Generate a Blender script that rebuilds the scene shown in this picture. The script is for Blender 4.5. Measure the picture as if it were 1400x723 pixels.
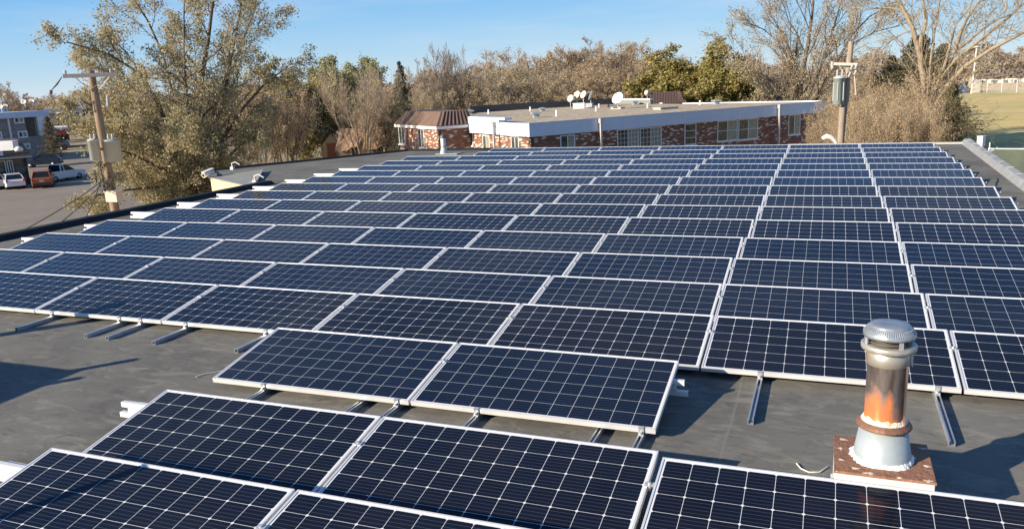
import bpy, math, random
import numpy as np
from mathutils import Vector, Matrix
R = math.radians
S = bpy.context.scene
for o in list(bpy.data.objects): bpy.data.objects.remove(o)

# ------------------------------------------------------------------ camera
CAM = np.array([-0.9488, -6.5873, 2.4694]); F = 1097.04
CR = np.array([0.93188, 0.36018, -0.04320]); CU = np.array([-0.04079, 0.22243, 0.97409]); CW = np.array([-0.36046, 0.90597, -0.22196])
cd = bpy.data.cameras.new('camera'); cam = bpy.data.objects.new('camera', cd); S.collection.objects.link(cam); S.camera = cam
cd.sensor_width = 36; cd.lens = F / 1400 * 36; cd.clip_start = .05; cd.clip_end = 3000
m = Matrix.Identity(4)
for i in range(3):
    m[i][0] = CR[i]; m[i][1] = CU[i]; m[i][2] = -CW[i]; m[i][3] = CAM[i]
cam.matrix_world = m

# ------------------------------------------------------------------ light
SUNV = Vector((0.484, 0.566, -0.279)).normalized()          # the way the light travels
w = bpy.data.worlds.new('World'); S.world = w; w.use_nodes = True
nt = w.node_tree; nt.nodes.clear()
sky = nt.nodes.new('ShaderNodeTexSky'); sky.sky_type = 'NISHITA'; sky.sun_disc = False
sky.sun_elevation = R(20.5); sky.sun_rotation = R(220.5); sky.air_density = 1.0; sky.dust_density = .05; sky.ozone_density = 3.0; sky.altitude = 250
bg = nt.nodes.new('ShaderNodeBackground'); bg.inputs[1].default_value = .08
out = nt.nodes.new('ShaderNodeOutputWorld')
tc = nt.nodes.new('ShaderNodeTexCoord'); mp = nt.nodes.new('ShaderNodeMapping'); mp.inputs['Scale'].default_value = (1.6, 1.6, 13)
nz = nt.nodes.new('ShaderNodeTexNoise'); nz.inputs['Scale'].default_value = 1.5; nz.inputs['Detail'].default_value = 5; nz.inputs['Roughness'].default_value = .55
rp = nt.nodes.new('ShaderNodeValToRGB'); rp.color_ramp.elements[0].position = .46; rp.color_ramp.elements[1].position = .78
rp.color_ramp.elements[0].color = (0, 0, 0, 1); rp.color_ramp.elements[1].color = (.5, .5, .5, 1)
mx = nt.nodes.new('ShaderNodeMix'); mx.data_type = 'RGBA'; mx.inputs[7].default_value = (5.2, 5.6, 6.2, 1)
L = nt.links.new
L(tc.outputs['Generated'], mp.inputs[0]); L(mp.outputs[0], nz.inputs['Vector']); L(nz.outputs['Fac'], rp.inputs[0])
L(rp.outputs[0], mx.inputs[0]); hs = nt.nodes.new('ShaderNodeHueSaturation'); hs.inputs['Saturation'].default_value = 1.25; tn = nt.nodes.new('ShaderNodeMix'); tn.data_type = 'RGBA'; tn.blend_type = 'MULTIPLY'; tn.inputs[0].default_value = 1; tn.inputs[7].default_value = (.90, 1.0, 1.10, 1)
# pale blue autumn haze low in the sky, deeper blue above it
sz = nt.nodes.new('ShaderNodeSeparateXYZ'); L(tc.outputs['Generated'], sz.inputs[0])
gr_ = nt.nodes.new('ShaderNodeValToRGB'); ge = gr_.color_ramp.elements; ge[0].position = 0; ge[0].color = (.68, .84, .97, 1); ge[1].position = .5; ge[1].color = (.045, .17, .46, 1)
for p_, c_ in ((.045, (.46, .73, .99)), (.12, (.20, .54, .99)), (.25, (.075, .30, .76))): q_ = ge.new(p_); q_.color = (*c_, 1)
sc_ = nt.nodes.new('ShaderNodeMix'); sc_.data_type = 'RGBA'; sc_.blend_type = 'MULTIPLY'; sc_.inputs[0].default_value = 1; sc_.inputs[7].default_value = (6.3, 6.3, 6.3, 1)
hm = nt.nodes.new('ShaderNodeMapRange'); hm.inputs[1].default_value = .12; hm.inputs[2].default_value = .55; hm.inputs[3].default_value = .88; hm.inputs[4].default_value = .25
hx = nt.nodes.new('ShaderNodeMix'); hx.data_type = 'RGBA'
L(sz.outputs[2], gr_.inputs[0]); L(gr_.outputs[0], sc_.inputs[6]); L(sz.outputs[2], hm.inputs[0])
L(sky.outputs[0], hs.inputs['Color']); L(hs.outputs[0], tn.inputs[6]); L(hm.outputs[0], hx.inputs[0]); L(tn.outputs[2], hx.inputs[6]); L(sc_.outputs[2], hx.inputs[7]); L(hx.outputs[2], mx.inputs[6]); L(mx.outputs[2], bg.inputs[0]); L(bg.outputs[0], out.inputs[0])
sl = bpy.data.lights.new('sun', 'SUN'); sl.energy = 5.0; sl.angle = R(.53); sl.color = (1, .86, .66)
so = bpy.data.objects.new('sun', sl); S.collection.objects.link(so); so.rotation_euler = SUNV.to_track_quat('-Z', 'Y').to_euler()
S.view_settings.view_transform = 'Standard'; S.view_settings.look = 'None'; S.view_settings.exposure = .85; S.view_settings.gamma = 1
S.render.engine = 'CYCLES'; S.cycles.max_bounces = 6; S.cycles.transparent_max_bounces = 8; S.cycles.diffuse_bounces = 3; S.cycles.glossy_bounces = 3

# ------------------------------------------------------------------ helpers
C = S.collection
RNG = np.random.default_rng(7); random.seed(7)
def U(x, y, z=None, Y=None, dist=None):
    """world point seen at a pixel of the photograph, at a given height, plane or distance"""
    d = CW + CR * (x - 700) / F - CU * (y - 361.5) / F
    t = (z - CAM[2]) / d[2] if z is not None else (Y - CAM[1]) / d[1] if Y is not None else dist / math.hypot(d[0], d[1])
    return CAM + d * t
def tag(o, label=None, cat=None, group=None, kind=None):
    if label: o['label'] = label
    if cat: o['category'] = cat
    if group: o['group'] = group
    if kind: o['kind'] = kind
    return o
def empty(name, loc=(0, 0, 0), rz=0, label=None, cat=None, group=None):
    o = bpy.data.objects.new(name, None); C.objects.link(o); o.location = loc; o.rotation_euler = (0, 0, rz); o.empty_display_size = .2
    return tag(o, label, cat, group)
def ORD(n):
    return ['', 'first', 'second', 'third', 'fourth', 'fifth', 'sixth', 'seventh', 'eighth', 'ninth', 'tenth', 'eleventh', 'twelfth', 'thirteenth', 'fourteenth', 'fifteenth', 'sixteenth', 'seventeenth', 'eighteenth', 'nineteenth', 'twentieth'][n]

class MB:
    def __init__(s): s.v = []; s.f = []; s.mi = []; s.sm = []; s.cur = 0
    def add(s, vs, fs, smooth=False):
        n = len(s.v); s.v += [tuple(v) for v in vs]; s.f += [tuple(i + n for i in f) for f in fs]; s.mi += [s.cur] * len(fs); s.sm += [smooth] * len(fs)
        return s
    def box(s, x0, x1, y0, y1, z0, z1, M=None):
        vs = [(x, y, z) for z in (z0, z1) for y in (y0, y1) for x in (x0, x1)]
        if M is not None: vs = [M @ Vector(v) for v in vs]
        return s.add(vs, [(0, 2, 3, 1), (4, 5, 7, 6), (0, 1, 5, 4), (2, 6, 7, 3), (0, 4, 6, 2), (1, 3, 7, 5)])
    def beam(s, a, b, wd, ht, up=(0, 0, 1)):
        a = Vector(a); b = Vector(b); d = (b - a).normalized(); u = Vector(up); sd = d.cross(u).normalized() * wd / 2; u2 = sd.cross(d).normalized() * ht / 2
        vs = [p + i * sd + j * u2 for p in (a, b) for i, j in ((-1, -1), (1, -1), (1, 1), (-1, 1))]
        return s.add(vs, [(0, 1, 2, 3), (4, 7, 6, 5), (0, 4, 5, 1), (1, 5, 6, 2), (2, 6, 7, 3), (3, 7, 4, 0)])
    def tube(s, pts, rad, k=8, cap=True):
        pts = [Vector(p) for p in pts]; rad = rad if hasattr(rad, '__len__') else [rad] * len(pts); vs = []; fs = []
        for i, p in enumerate(pts):
            d = (pts[min(i + 1, len(pts) - 1)] - pts[max(i - 1, 0)]).normalized()
            a = d.orthogonal().normalized() if i == 0 else (a - d * a.dot(d)).normalized(); b = d.cross(a)
            vs += [p + (a * math.cos(t) + b * math.sin(t)) * rad[i] for t in [2 * math.pi * j / k for j in range(k)]]
        for i in range(len(pts) - 1):
            fs += [(i * k + j, i * k + (j + 1) % k, (i + 1) * k + (j + 1) % k, (i + 1) * k + j) for j in range(k)]
        s.add(vs, fs, True)
        if cap:
            n = len(vs); s.add(vs[:k], [tuple(range(k))[::-1]]); s.add(vs[n - k:], [tuple(range(k))])
        return s
    def lathe(s, prof, cx=0, cy=0, k=32, smooth=True, M=None):
        vs = [(cx + r * math.cos(2 * math.pi * j / k), cy + r * math.sin(2 * math.pi * j / k), z) for r, z in prof for j in range(k)]
        if M is not None: vs = [M @ Vector(v) for v in vs]
        fs = [(i * k + j, i * k + (j + 1) % k, (i + 1) * k + (j + 1) % k, (i + 1) * k + j) for i in range(len(prof) - 1) for j in range(k)]
        return s.add(vs, fs, smooth)
    def prism(s, poly, z0, z1):
        n = len(poly); vs = [(p[0], p[1], z0) for p in poly] + [(p[0], p[1], z1) for p in poly]
        return s.add(vs, [tuple(range(n))[::-1], tuple(range(n, 2 * n))] + [(i, (i + 1) % n, n + (i + 1) % n, n + i) for i in range(n)])
    def quad(s, a, b, c, d): return s.add([a, b, c, d], [(0, 1, 2, 3)])
    def build(s, name, mat, parent=None, bevel=0):
        me = bpy.data.meshes.new(name); me.from_pydata(s.v, [], s.f)
        for mt in (mat if isinstance(mat, (list, tuple)) else [mat]): me.materials.append(mt)
        me.polygons.foreach_set('material_index', s.mi); me.polygons.foreach_set('use_smooth', s.sm); me.update()
        o = bpy.data.objects.new(name, me); C.objects.link(o)
        if parent: o.parent = parent
        if bevel:
            b = o.modifiers.new('bevel', 'BEVEL'); b.width = bevel; b.segments = 2; b.limit_method = 'ANGLE'
        return o
def copy_tree(o, parent=None):
    c = o.copy(); C.objects.link(c); c.parent = parent
    for ch in list(o.children): copy_tree(ch, c)
    return c

# ------------------------------------------------------------------ materials
MATS = {}
def mat(name, col, rough=.8, metal=0, noise=None, bump=None, spec=.5, coord='Object'):
    """noise = (scale, second colour, lo, hi[, (sx,sy,sz)])   bump = (scale, strength)"""
    if name in MATS: return MATS[name]
    M = bpy.data.materials.new(name); M.use_nodes = True; t = M.node_tree; b = t.nodes['Principled BSDF']
    b.inputs['Base Color'].default_value = (*col, 1); b.inputs['Roughness'].default_value = rough; b.inputs['Metallic'].default_value = metal; b.inputs['Specular IOR Level'].default_value = spec
    t.nodes.new('ShaderNodeTexCoord').name = 'TC'; TC = t.nodes['TC']
    if noise:
        mp = t.nodes.new('ShaderNodeMapping'); t.links.new(TC.outputs[coord], mp.inputs[0])
        if len(noise) > 4: mp.inputs['Scale'].default_value = noise[4]
        n = t.nodes.new('ShaderNodeTexNoise'); n.inputs['Scale'].default_value = noise[0]; n.inputs['Detail'].default_value = 6; n.inputs['Roughness'].default_value = .62
        r = t.nodes.new('ShaderNodeValToRGB'); r.color_ramp.elements[0].position = noise[2]; r.color_ramp.elements[1].position = noise[3]
        r.color_ramp.elements[0].color = (*col, 1); r.color_ramp.elements[1].color = (*noise[1], 1)
        t.links.new(mp.outputs[0], n.inputs['Vector']); t.links.new(n.outputs['Fac'], r.inputs[0]); t.links.new(r.outputs[0], b.inputs['Base Color'])
    if bump:
        n = t.nodes.new('ShaderNodeTexNoise'); n.inputs['Scale'].default_value = bump[0]; n.inputs['Detail'].default_value = 5
        bp = t.nodes.new('ShaderNodeBump'); bp.inputs['Strength'].default_value = bump[1]; bp.inputs['Distance'].default_value = .02
        t.links.new(TC.outputs[coord], n.inputs['Vector']); t.links.new(n.outputs['Fac'], bp.inputs['Height']); t.links.new(bp.outputs[0], b.inputs['Normal'])
    MATS[name] = M; return M
class NT:
    def __init__(s, M): s.t = M.node_tree; s.b = s.t.nodes['Principled BSDF']
    def n(s, ty, **k):
        x = s.t.nodes.new(ty)
        for a, v in k.items(): setattr(x, a, v)
        return x
    def l(s, a, b): s.t.links.new(a, b)
    def m(s, op, a, b=None, c=None):
        x = s.t.nodes.new('ShaderNodeMath'); x.operation = op
        for i, v in enumerate((a, b, c)):
            if v is None: continue
            if isinstance(v, (int, float)): x.inputs[i].default_value = v
            else: s.l(v, x.inputs[i])
        return x.outputs[0]
    def mix(s, f, a, b):
        x = s.t.nodes.new('ShaderNodeMix'); x.data_type = 'RGBA'
        for i, v in ((0, f), (6, a), (7, b)):
            if isinstance(v, (int, float)): x.inputs[i].default_value = v
            elif isinstance(v, tuple): x.inputs[i].default_value = (*v, 1)
            else: s.l(v, x.inputs[i])
        return x.outputs[2]

ALU = mat('anodised_frame', (.80, .81, .82), .34, .35, noise=(3, (.70, .71, .73), .4, .7))
GALV = mat('galvanised_steel', (.62, .64, .66), .42, .55, noise=(14, (.45, .47, .50), .4, .7))
def cell_material(name, chamfer, line, base, alt):
    M = mat(name, base, .10); k = NT(M); TC = k.t.nodes['TC']
    sx = k.n('ShaderNodeSeparateXYZ'); k.l(TC.outputs['UV'], sx.inputs[0]); u, v = sx.outputs[0], sx.outputs[1]
    fu = k.m('ABSOLUTE', k.m('SUBTRACT', k.m('FRACT', u), .5)); fv = k.m('ABSOLUTE', k.m('SUBTRACT', k.m('FRACT', v), .5))
    gap = k.m('MAXIMUM', k.m('GREATER_THAN', fu, .5 - line), k.m('GREATER_THAN', fv, .5 - line))
    cor = k.m('GREATER_THAN', k.m('ADD', fu, fv), chamfer)
    edge = k.m('MAXIMUM', k.m('GREATER_THAN', k.m('ABSOLUTE', k.m('SUBTRACT', u, 6)), 6.0), k.m('GREATER_THAN', k.m('ABSOLUTE', k.m('SUBTRACT', v, 3)), 3.0))
    white = k.m('MAXIMUM', k.m('MAXIMUM', gap, cor), edge)
    bus = k.m('GREATER_THAN', k.m('ABSOLUTE', k.m('SUBTRACT', k.m('FRACT', k.m('MULTIPLY', v, 5)), .5)), .462)
    fl = k.n('ShaderNodeCombineXYZ'); k.l(k.m('FLOOR', u), fl.inputs[0]); k.l(k.m('FLOOR', v), fl.inputs[1])
    oi = k.n('ShaderNodeObjectInfo'); k.l(oi.outputs['Random'], fl.inputs[2])
    wn = k.n('ShaderNodeTexWhiteNoise', noise_dimensions='3D'); k.l(fl.outputs[0], wn.inputs['Vector'])
    tone = k.m('ADD', k.m('MULTIPLY', wn.outputs['Value'], .55), k.m('MULTIPLY', oi.outputs['Random'], .45))
    cell = k.mix(tone, base, alt)
    cell = k.mix(k.m('MULTIPLY', bus, .50), cell, (.10, .14, .22))
    # a thin film of roof dust on the glass
    dn = k.n('ShaderNodeTexNoise'); dn.inputs['Scale'].default_value = 2.2; dn.inputs['Detail'].default_value = 6; k.l(TC.outputs['Object'], dn.inputs['Vector'])
    col = k.mix(white, cell, (.66, .69, .74)); col = k.mix(k.m('MULTIPLY', dn.outputs['Fac'], .018), col, (.45, .42, .38))
    k.l(col, k.b.inputs['Base Color']); k.l(k.m('ADD', k.m('MULTIPLY', dn.outputs['Fac'], .10), .03), k.b.inputs['Roughness'])
    k.b.inputs['IOR'].default_value = 1.42; k.b.inputs['Specular IOR Level'].default_value = .30
    return M
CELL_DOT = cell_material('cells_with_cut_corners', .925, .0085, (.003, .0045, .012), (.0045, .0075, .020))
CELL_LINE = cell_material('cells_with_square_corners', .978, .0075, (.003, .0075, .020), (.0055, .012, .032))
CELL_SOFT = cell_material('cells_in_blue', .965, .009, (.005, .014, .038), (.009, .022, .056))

def roof_material():
    M = mat('roof_membrane', (.13, .125, .115), .8, spec=.22); k = NT(M); TC = k.t.nodes['TC']
    def noi(sc, det, scl=(1, 1, 1), dist=0, rz=0):
        mp = k.n('ShaderNodeMapping'); mp.inputs['Scale'].default_value = scl; mp.inputs['Rotation'].default_value = (0, 0, rz); k.l(TC.outputs['Object'], mp.inputs[0])
        n = k.n('ShaderNodeTexNoise'); n.inputs['Scale'].default_value = sc; n.inputs['Detail'].default_value = det; n.inputs['Roughness'].default_value = .68; n.inputs['Distortion'].default_value = dist
        k.l(mp.outputs[0], n.inputs['Vector']); return n.outputs['Fac']
    def rmp(x, lo, hi):
        r = k.n('ShaderNodeMapRange'); r.inputs[1].default_value = lo; r.inputs[2].default_value = hi; k.l(x, r.inputs[0]); return r.outputs[0]
    c = k.mix(rmp(noi(.45, 4), .35, .65), (.116, .114, .104), (.188, .183, .166))
    c = k.mix(k.m('MULTIPLY', rmp(noi(2.2, 8, (1, 2.6, 1), 1.2, .5), .50, .72), .7), c, (.30, .285, .245))
    c = k.mix(k.m('MULTIPLY', rmp(noi(5.5, 8, (1, 1.7, 1), .8, -.4), .54, .70), .6), c, (.062, .060, .056))
    c = k.mix(k.m('MULTIPLY', rmp(noi(26, 5), .60, .80), .5), c, (.25, .24, .22))
    # sheet seams every 3 m, with small wobble
    sx = k.n('ShaderNodeSeparateXYZ'); k.l(TC.outputs['Object'], sx.inputs[0])
    sm = k.m('ABSOLUTE', k.m('SUBTRACT', k.m('FRACT', k.m('ADD', k.m('MULTIPLY', sx.outputs[0], .33), k.m('MULTIPLY', noi(.8, 2), .02))), .5))
    c = k.mix(k.m('MULTIPLY', k.m('LESS_THAN', sm, .0035), .45), c, (.22, .21, .19))
    sm2 = k.m('ABSOLUTE', k.m('SUBTRACT', k.m('FRACT', k.m('ADD', k.m('MULTIPLY', sx.outputs[1], .163), k.m('MULTIPLY', noi(.5, 2), .03))), .5))
    c = k.mix(k.m('MULTIPLY', k.m('LESS_THAN', sm2, .0022), .4), c, (.055, .053, .05))
    vo = k.n('ShaderNodeTexVoronoi'); vo.inputs['Scale'].default_value = .55; k.l(TC.outputs['Object'], vo.inputs['Vector'])
    c = k.mix(k.m('MULTIPLY', rmp(k.m('ADD', vo.outputs['Distance'], k.m('MULTIPLY', noi(3, 6), .35)), .42, .36), .35), c, (.085, .082, .072))
    c = k.mix(k.m('MULTIPLY', rmp(noi(9, 9, (1, 4.5, 1), 2.5, .9), .60, .66), .5), c, (.34, .33, .29))
    k.l(c, k.b.inputs['Base Color'])
    bp = k.n('ShaderNodeBump'); bp.inputs['Strength'].default_value = .35; bp.inputs['Distance'].default_value = .012
    k.l(k.m('ADD', noi(1.6, 6, (1, 1.8, 1), .6), k.m('MULTIPLY', noi(45, 3), .12)), bp.inputs['Height']); k.l(bp.outputs[0], k.b.inputs['Normal'])
    return M
ROOF = roof_material()
BLACK = mat('black_membrane_edging', (.012, .014, .018), .7, spec=.2, noise=(3, (.024, .026, .030), .4, .7))

# ------------------------------------------------------------------ ground
ZG = -6.2
def sheet(name, pts, z, m, parent=None):
    b = MB(); b.add([(p[0], p[1], z) for p in pts], [tuple(range(len(pts)))]); return b.build(name, m, parent)
GRASS = mat('dry_autumn_grass', (.62, .47, .19), .95, noise=(.06, (.42, .37, .14), .42, .64), bump=(6, .5))
k = NT(GRASS)
LEAFLIT = mat('leaf_littered_ground', (.24, .19, .11), .95, noise=(.35, (.34, .27, .17), .4, .6), bump=(9, .6))
ASPH = mat('parking_asphalt', (.19, .165, .135), .9, noise=(.25, (.24, .205, .17), .35, .65), bump=(30, .3))
g = sheet('ground', [(-700, -300), (600, -300), (600, 900), (-700, 900)], ZG, LEAFLIT); tag(g, kind='structure')
pk = sheet('parking_lot', [U(-90, 345, ZG), U(215, 330, ZG), U(215, 262, ZG), U(150, 226, ZG), U(-140, 226, ZG)], ZG + .01, ASPH); tag(pk, kind='structure')
st = sheet('street', [U(-90, 228, ZG), U(150, 223, ZG), U(140, 216, ZG), U(-90, 219, ZG)], ZG + .018, ASPH); tag(st, kind='structure')
lw = sheet('lawn', [(4.5, 30), (140, 10), (240, 330), (22, 330), (9, 118)], ZG + .02, GRASS); tag(lw, kind='structure')
wl = MB()
a, b_ = U(-40, 316, ZG), U(112, 300, ZG); wl.beam((a[0], a[1], ZG + .02), (b_[0], b_[1], ZG + .02), .12, .012)
tag(wl.build('parking_line', mat('worn_white_paint', (.5, .49, .46), .8), None), kind='structure')

# ------------------------------------------------------------------ our building
ZR = -.10
roofpoly = [(2.45, -14), (2.85, 10), (3.17, 22.7), (-12.6, 22.6), (-16.9, 22.5), (-18.7, 19.2), (-20.9, 15.6), (-19.25, 13.75), (-16.45, 12.05), (-15.95, 12.05), (-15.95, -14)]
bld = empty('flat_roofed_building', (0, 0, ZG), 0, 'flat roofed building with grey membrane deck carrying the solar array, seen from on top', 'building')
def bch(o): o.parent = bld; o.location = (0, 0, -ZG); return o
bch(MB().add([(p[0], p[1], ZR) for p in roofpoly], [tuple(range(len(roofpoly)))]).build('roof_deck', ROOF))
STUC = mat('beige_stucco', (.66, .53, .33), .9, noise=(7, (.55, .43, .26), .4, .7), bump=(60, .4))
wb = MB(); n = len(roofpoly)
inner = [(p[0] * .999, p[1] * .999) for p in roofpoly]
wb.add([(p[0], p[1], ZG - .2) for p in roofpoly] + [(p[0], p[1], ZR - .01) for p in roofpoly], [(i, n + i, n + (i + 1) % n, (i + 1) % n) for i in range(n)])
bch(wb.build('wall', STUC))
# left black curb, from the corner of the step to the front
cb = MB()
def curb(b, A, B, z0, z1, wo, wi):
    """A->B runs along the outer edge; the roof lies to its right"""
    A = Vector((*A, 0)); B = Vector((*B, 0)); d = (B - A).normalized(); s = Vector((d.y, -d.x, 0))
    prof = [(0, z0 - .35), (0, z1), (wo, z1), (wo + wi, ZR + .004), (wo + wi, z0 - .35)]
    vs = [P + s * u + Vector((0, 0, z)) for P in (A, B) for u, z in prof]; k = len(prof)
    b.add(vs, [tuple(range(k)), tuple(range(k, 2 * k))[::-1]] + [(i, k + i, k + (i + 1) % k, (i + 1) % k) for i in range(k)])
curb(cb, (-15.99, -14), (-15.99, 12.30), ZR, .0, .22, .14)
bch(cb.build('black_curb', BLACK))
cb = MB(); curb(cb, (-20.95, 15.55), (-18.73, 19.25), ZR, -.03, .12, .08); curb(cb, (-18.73, 19.25), (-16.9, 22.56), ZR, -.03, .12, .08); curb(cb, (-16.9, 22.56), (-12.0, 22.72), ZR, -.03, .12, .08)
bch(cb.build('back_curb', BLACK))
COPE = mat('grey_metal_coping', (.36, .36, .35), .45, .25, noise=(2.5, (.50, .49, .46), .45, .75))
cb = MB()
ys = np.arange(-14, 22.6, 1.25)
for i, y in enumerate(ys):
    y1 = min(y + 1.235, 22.95); xa, xb = [2.66 + (q - 10) * (.03 if q > 10 else .012) for q in (y, y1)]; e_ = .004 * (i % 3)
    vs = [(xa, y, ZR + .003), (xb, y1, ZR + .003), (xa + .10, y, .045), (xb + .10, y1, .045), (xa + .235 + e_, y, .06), (xb + .235 + e_, y1, .06), (xa + .235 + e_, y, -.5), (xb + .235 + e_, y1, -.5)]
    cb.add(vs, [(0, 2, 3, 1), (2, 4, 5, 3), (4, 6, 7, 5)])
    cb.box(xa + .095, xa + .245, y - .035, y + .035, .050, .068)
bch(cb.build('right_coping', COPE))
cb = MB()
for x0 in np.arange(-2.2, 3.2, 1.5): cb.box(x0, min(x0 + 1.49, 3.3), 22.75, 22.95, -.5, -.05)
bch(cb.build('rear_coping', mat('pale_coping', (.45, .44, .41), .5)))
# sloped grey flashing on the step of the wing + beige wall face under it
wb = MB()
A = Vector((-16.45, 12.05, ZR)); B = Vector((-19.25, 13.75, ZR)); n_ = Vector((.52, .855, 0))
vs = [A + Vector((0, 0, .0)) - n_ * .05, B - n_ * .05 + Vector((0, 0, .02)), B + n_ * 1.75 + Vector((0, 0, .10)), A + n_ * .30 + Vector((0, 0, .06))]
wb.add(vs, [(0, 1, 2, 3)]); wb.add([v - Vector((0, 0, .03)) for v in vs] + vs, [(0, 1, 5, 4), (1, 2, 6, 5), (2, 3, 7, 6), (3, 0, 4, 7)])
bch(wb.build('sloped_flashing', mat('weathered_grey_flashing', (.25, .255, .24), .6, noise=(3, (.31, .31, .29), .4, .7))))

# ------------------------------------------------------------------ solar panels
TILT = .1819; CT, ST = math.cos(TILT), math.sin(TILT); W = 2.0047; PWD = 1.984; DP = .992; PITCH = 1.3597
XO = [.1063, .0354, .0058, .009, .0312, .0303, .0113, -.0127, -.0261, -.0216, -.0318, -.0351, -.0274, -.0249, -.0497]
YO = [.0798, -.0315, -.059, -.0756, .0356, .0214, -.0082, .0108, .0253, .0318, .0002, -.0155, .0064, -.0039, -.0176]
def framemesh():
    b = MB(); t = .040; w_ = .013
    b.box(0, PWD, 0, w_, -t, 0); b.box(0, PWD, DP - w_, DP, -t, 0); b.box(0, w_, w_, DP - w_, -t, 0); b.box(PWD - w_, PWD, w_, DP - w_, -t, 0)
    o = b.build('frame', ALU); return o
f0 = framemesh(); FM = f0.data; bpy.data.objects.remove(f0)
def cellmesh(m, nm):
    me = bpy.data.meshes.new(nm); e = .0125; z = -.004
    me.from_pydata([(e, e, z), (PWD - e, e, z), (PWD - e, DP - e, z), (e, DP - e, z), (e, e, -.010), (PWD - e, e, -.010), (PWD - e, DP - e, -.010), (e, DP - e, -.010)], [], [(0, 1, 2, 3), (7, 6, 5, 4)])
    uv = me.uv_layers.new(name='cells'); mu = .0145 / .1605; mv = .0145 / .1585
    for li, (a, b) in zip(range(8), [(-mu, -mv), (12 + mu, -mv), (12 + mu, 6 + mv), (-mu, 6 + mv)] * 2): uv.data[li].uv = (a, b)
    me.materials.append(m); return me
CM = {'dot': cellmesh(CELL_DOT, 'cells'), 'line': cellmesh(CELL_LINE, 'cells'), 'soft': cellmesh(CELL_SOFT, 'cells')}
def clampmesh():
    b = MB(); b.box(-.028, .028, -.02, .02, .0015, .006); b.lathe([(0, .016), (.009, .016), (.009, .006)], 0, 0, 8, False); b.box(-.008, .008, -.018, .018, -.03, .0015); o = b.build('clamp', GALV); me = o.data; bpy.data.objects.remove(o); return me
KM = clampmesh()
def endclampmesh():
    b = MB(); b.box(-.02, .02, -.03, -.001, -.062, -.040); b.box(-.02, .02, -.010, -.001, -.040, .004); b.box(-.02, .02, -.010, .012, .001, .006); b.lathe([(0, -.022), (.010, -.022), (.010, -.040)], 0, -.02, 8, False)
    o = b.build('end_clamp', GALV); me = o.data; bpy.data.objects.remove(o); return me
EM = endclampmesh()
def panel(x, y, z, kind, label, group, endx=(), mid=True):
    r = empty('solar_panel', (x, y, z), 0, label, 'solar panel', group); r.rotation_euler = (TILT + RNG.normal(0, .0012), RNG.normal(0, .0008), RNG.normal(0, .0008))
    for nm, me, loc in [('frame', FM, (0, 0, 0)), ('cell_sheet', CM[kind], (0, 0, 0))] + ([('mid_clamp', KM, (PWD + .0104, DP * .66, 0))] if mid else []) + [('end_clamp', EM, (ex, 0, 0)) for ex in endx]:
        o = bpy.data.objects.new(nm, me); C.objects.link(o); o.parent = r; o.location = loc
    return r
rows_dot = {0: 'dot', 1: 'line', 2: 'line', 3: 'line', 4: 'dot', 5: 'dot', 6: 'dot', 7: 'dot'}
RL = 'solar panel in the rows of the main array'
GRP = 'solar panels of the main array'
rails_front = [-9.62, -8.54, -8.22, -7.56, -6.47, -1.40, -.07]
for r in range(15):
    js = [j for j in range(8, 0, -1)]
    if r == 0: js = [7, 6, 5, 4, 3, 2, 1]
    if r >= 13: js = [7, 6, 5, 4, 3, 2, 1]
    rowname = 'frontmost full row' if r == 0 else 'farthest back row' if r == 14 else ORD(r + 1) + ' row from the front'
    for n_i, j in enumerate(js):
        pos = 'leftmost' if n_i == 0 else 'rightmost' if n_i == len(js) - 1 else ORD(n_i + 1) + ' from left'
        x = -(j - 1) * W + XO[r] + .0104
        e = [xx - x for xx in rails_front if x < xx < x + PWD] if r == 0 else []
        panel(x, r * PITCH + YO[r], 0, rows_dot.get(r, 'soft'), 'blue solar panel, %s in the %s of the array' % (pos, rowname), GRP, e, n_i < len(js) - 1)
rc = [-5.45, -4.47, -4.13, -3.42, -2.435, -2.12]
G2 = 'solar panels of the three short front rows'
for j, lb in ((4, 'left panel of the short two-panel row standing alone before the main array'), (3, 'right panel of the short two-panel row, its corner casting shade on bare roof')):
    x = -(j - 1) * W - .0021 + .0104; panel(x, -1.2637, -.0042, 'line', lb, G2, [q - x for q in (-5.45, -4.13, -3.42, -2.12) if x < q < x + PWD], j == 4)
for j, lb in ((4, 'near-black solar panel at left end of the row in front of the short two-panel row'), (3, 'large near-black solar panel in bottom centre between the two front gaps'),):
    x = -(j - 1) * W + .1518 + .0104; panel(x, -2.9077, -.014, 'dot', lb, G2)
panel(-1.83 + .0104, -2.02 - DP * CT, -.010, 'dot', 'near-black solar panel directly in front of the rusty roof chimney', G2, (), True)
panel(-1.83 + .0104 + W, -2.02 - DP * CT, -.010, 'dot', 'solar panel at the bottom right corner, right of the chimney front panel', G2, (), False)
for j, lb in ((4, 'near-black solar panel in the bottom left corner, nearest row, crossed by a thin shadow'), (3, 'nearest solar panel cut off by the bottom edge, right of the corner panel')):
    x = -(j - 1) * W + .2156 + .0104; panel(x, -4.0186, 0, 'dot', lb, G2, (), True)

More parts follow.
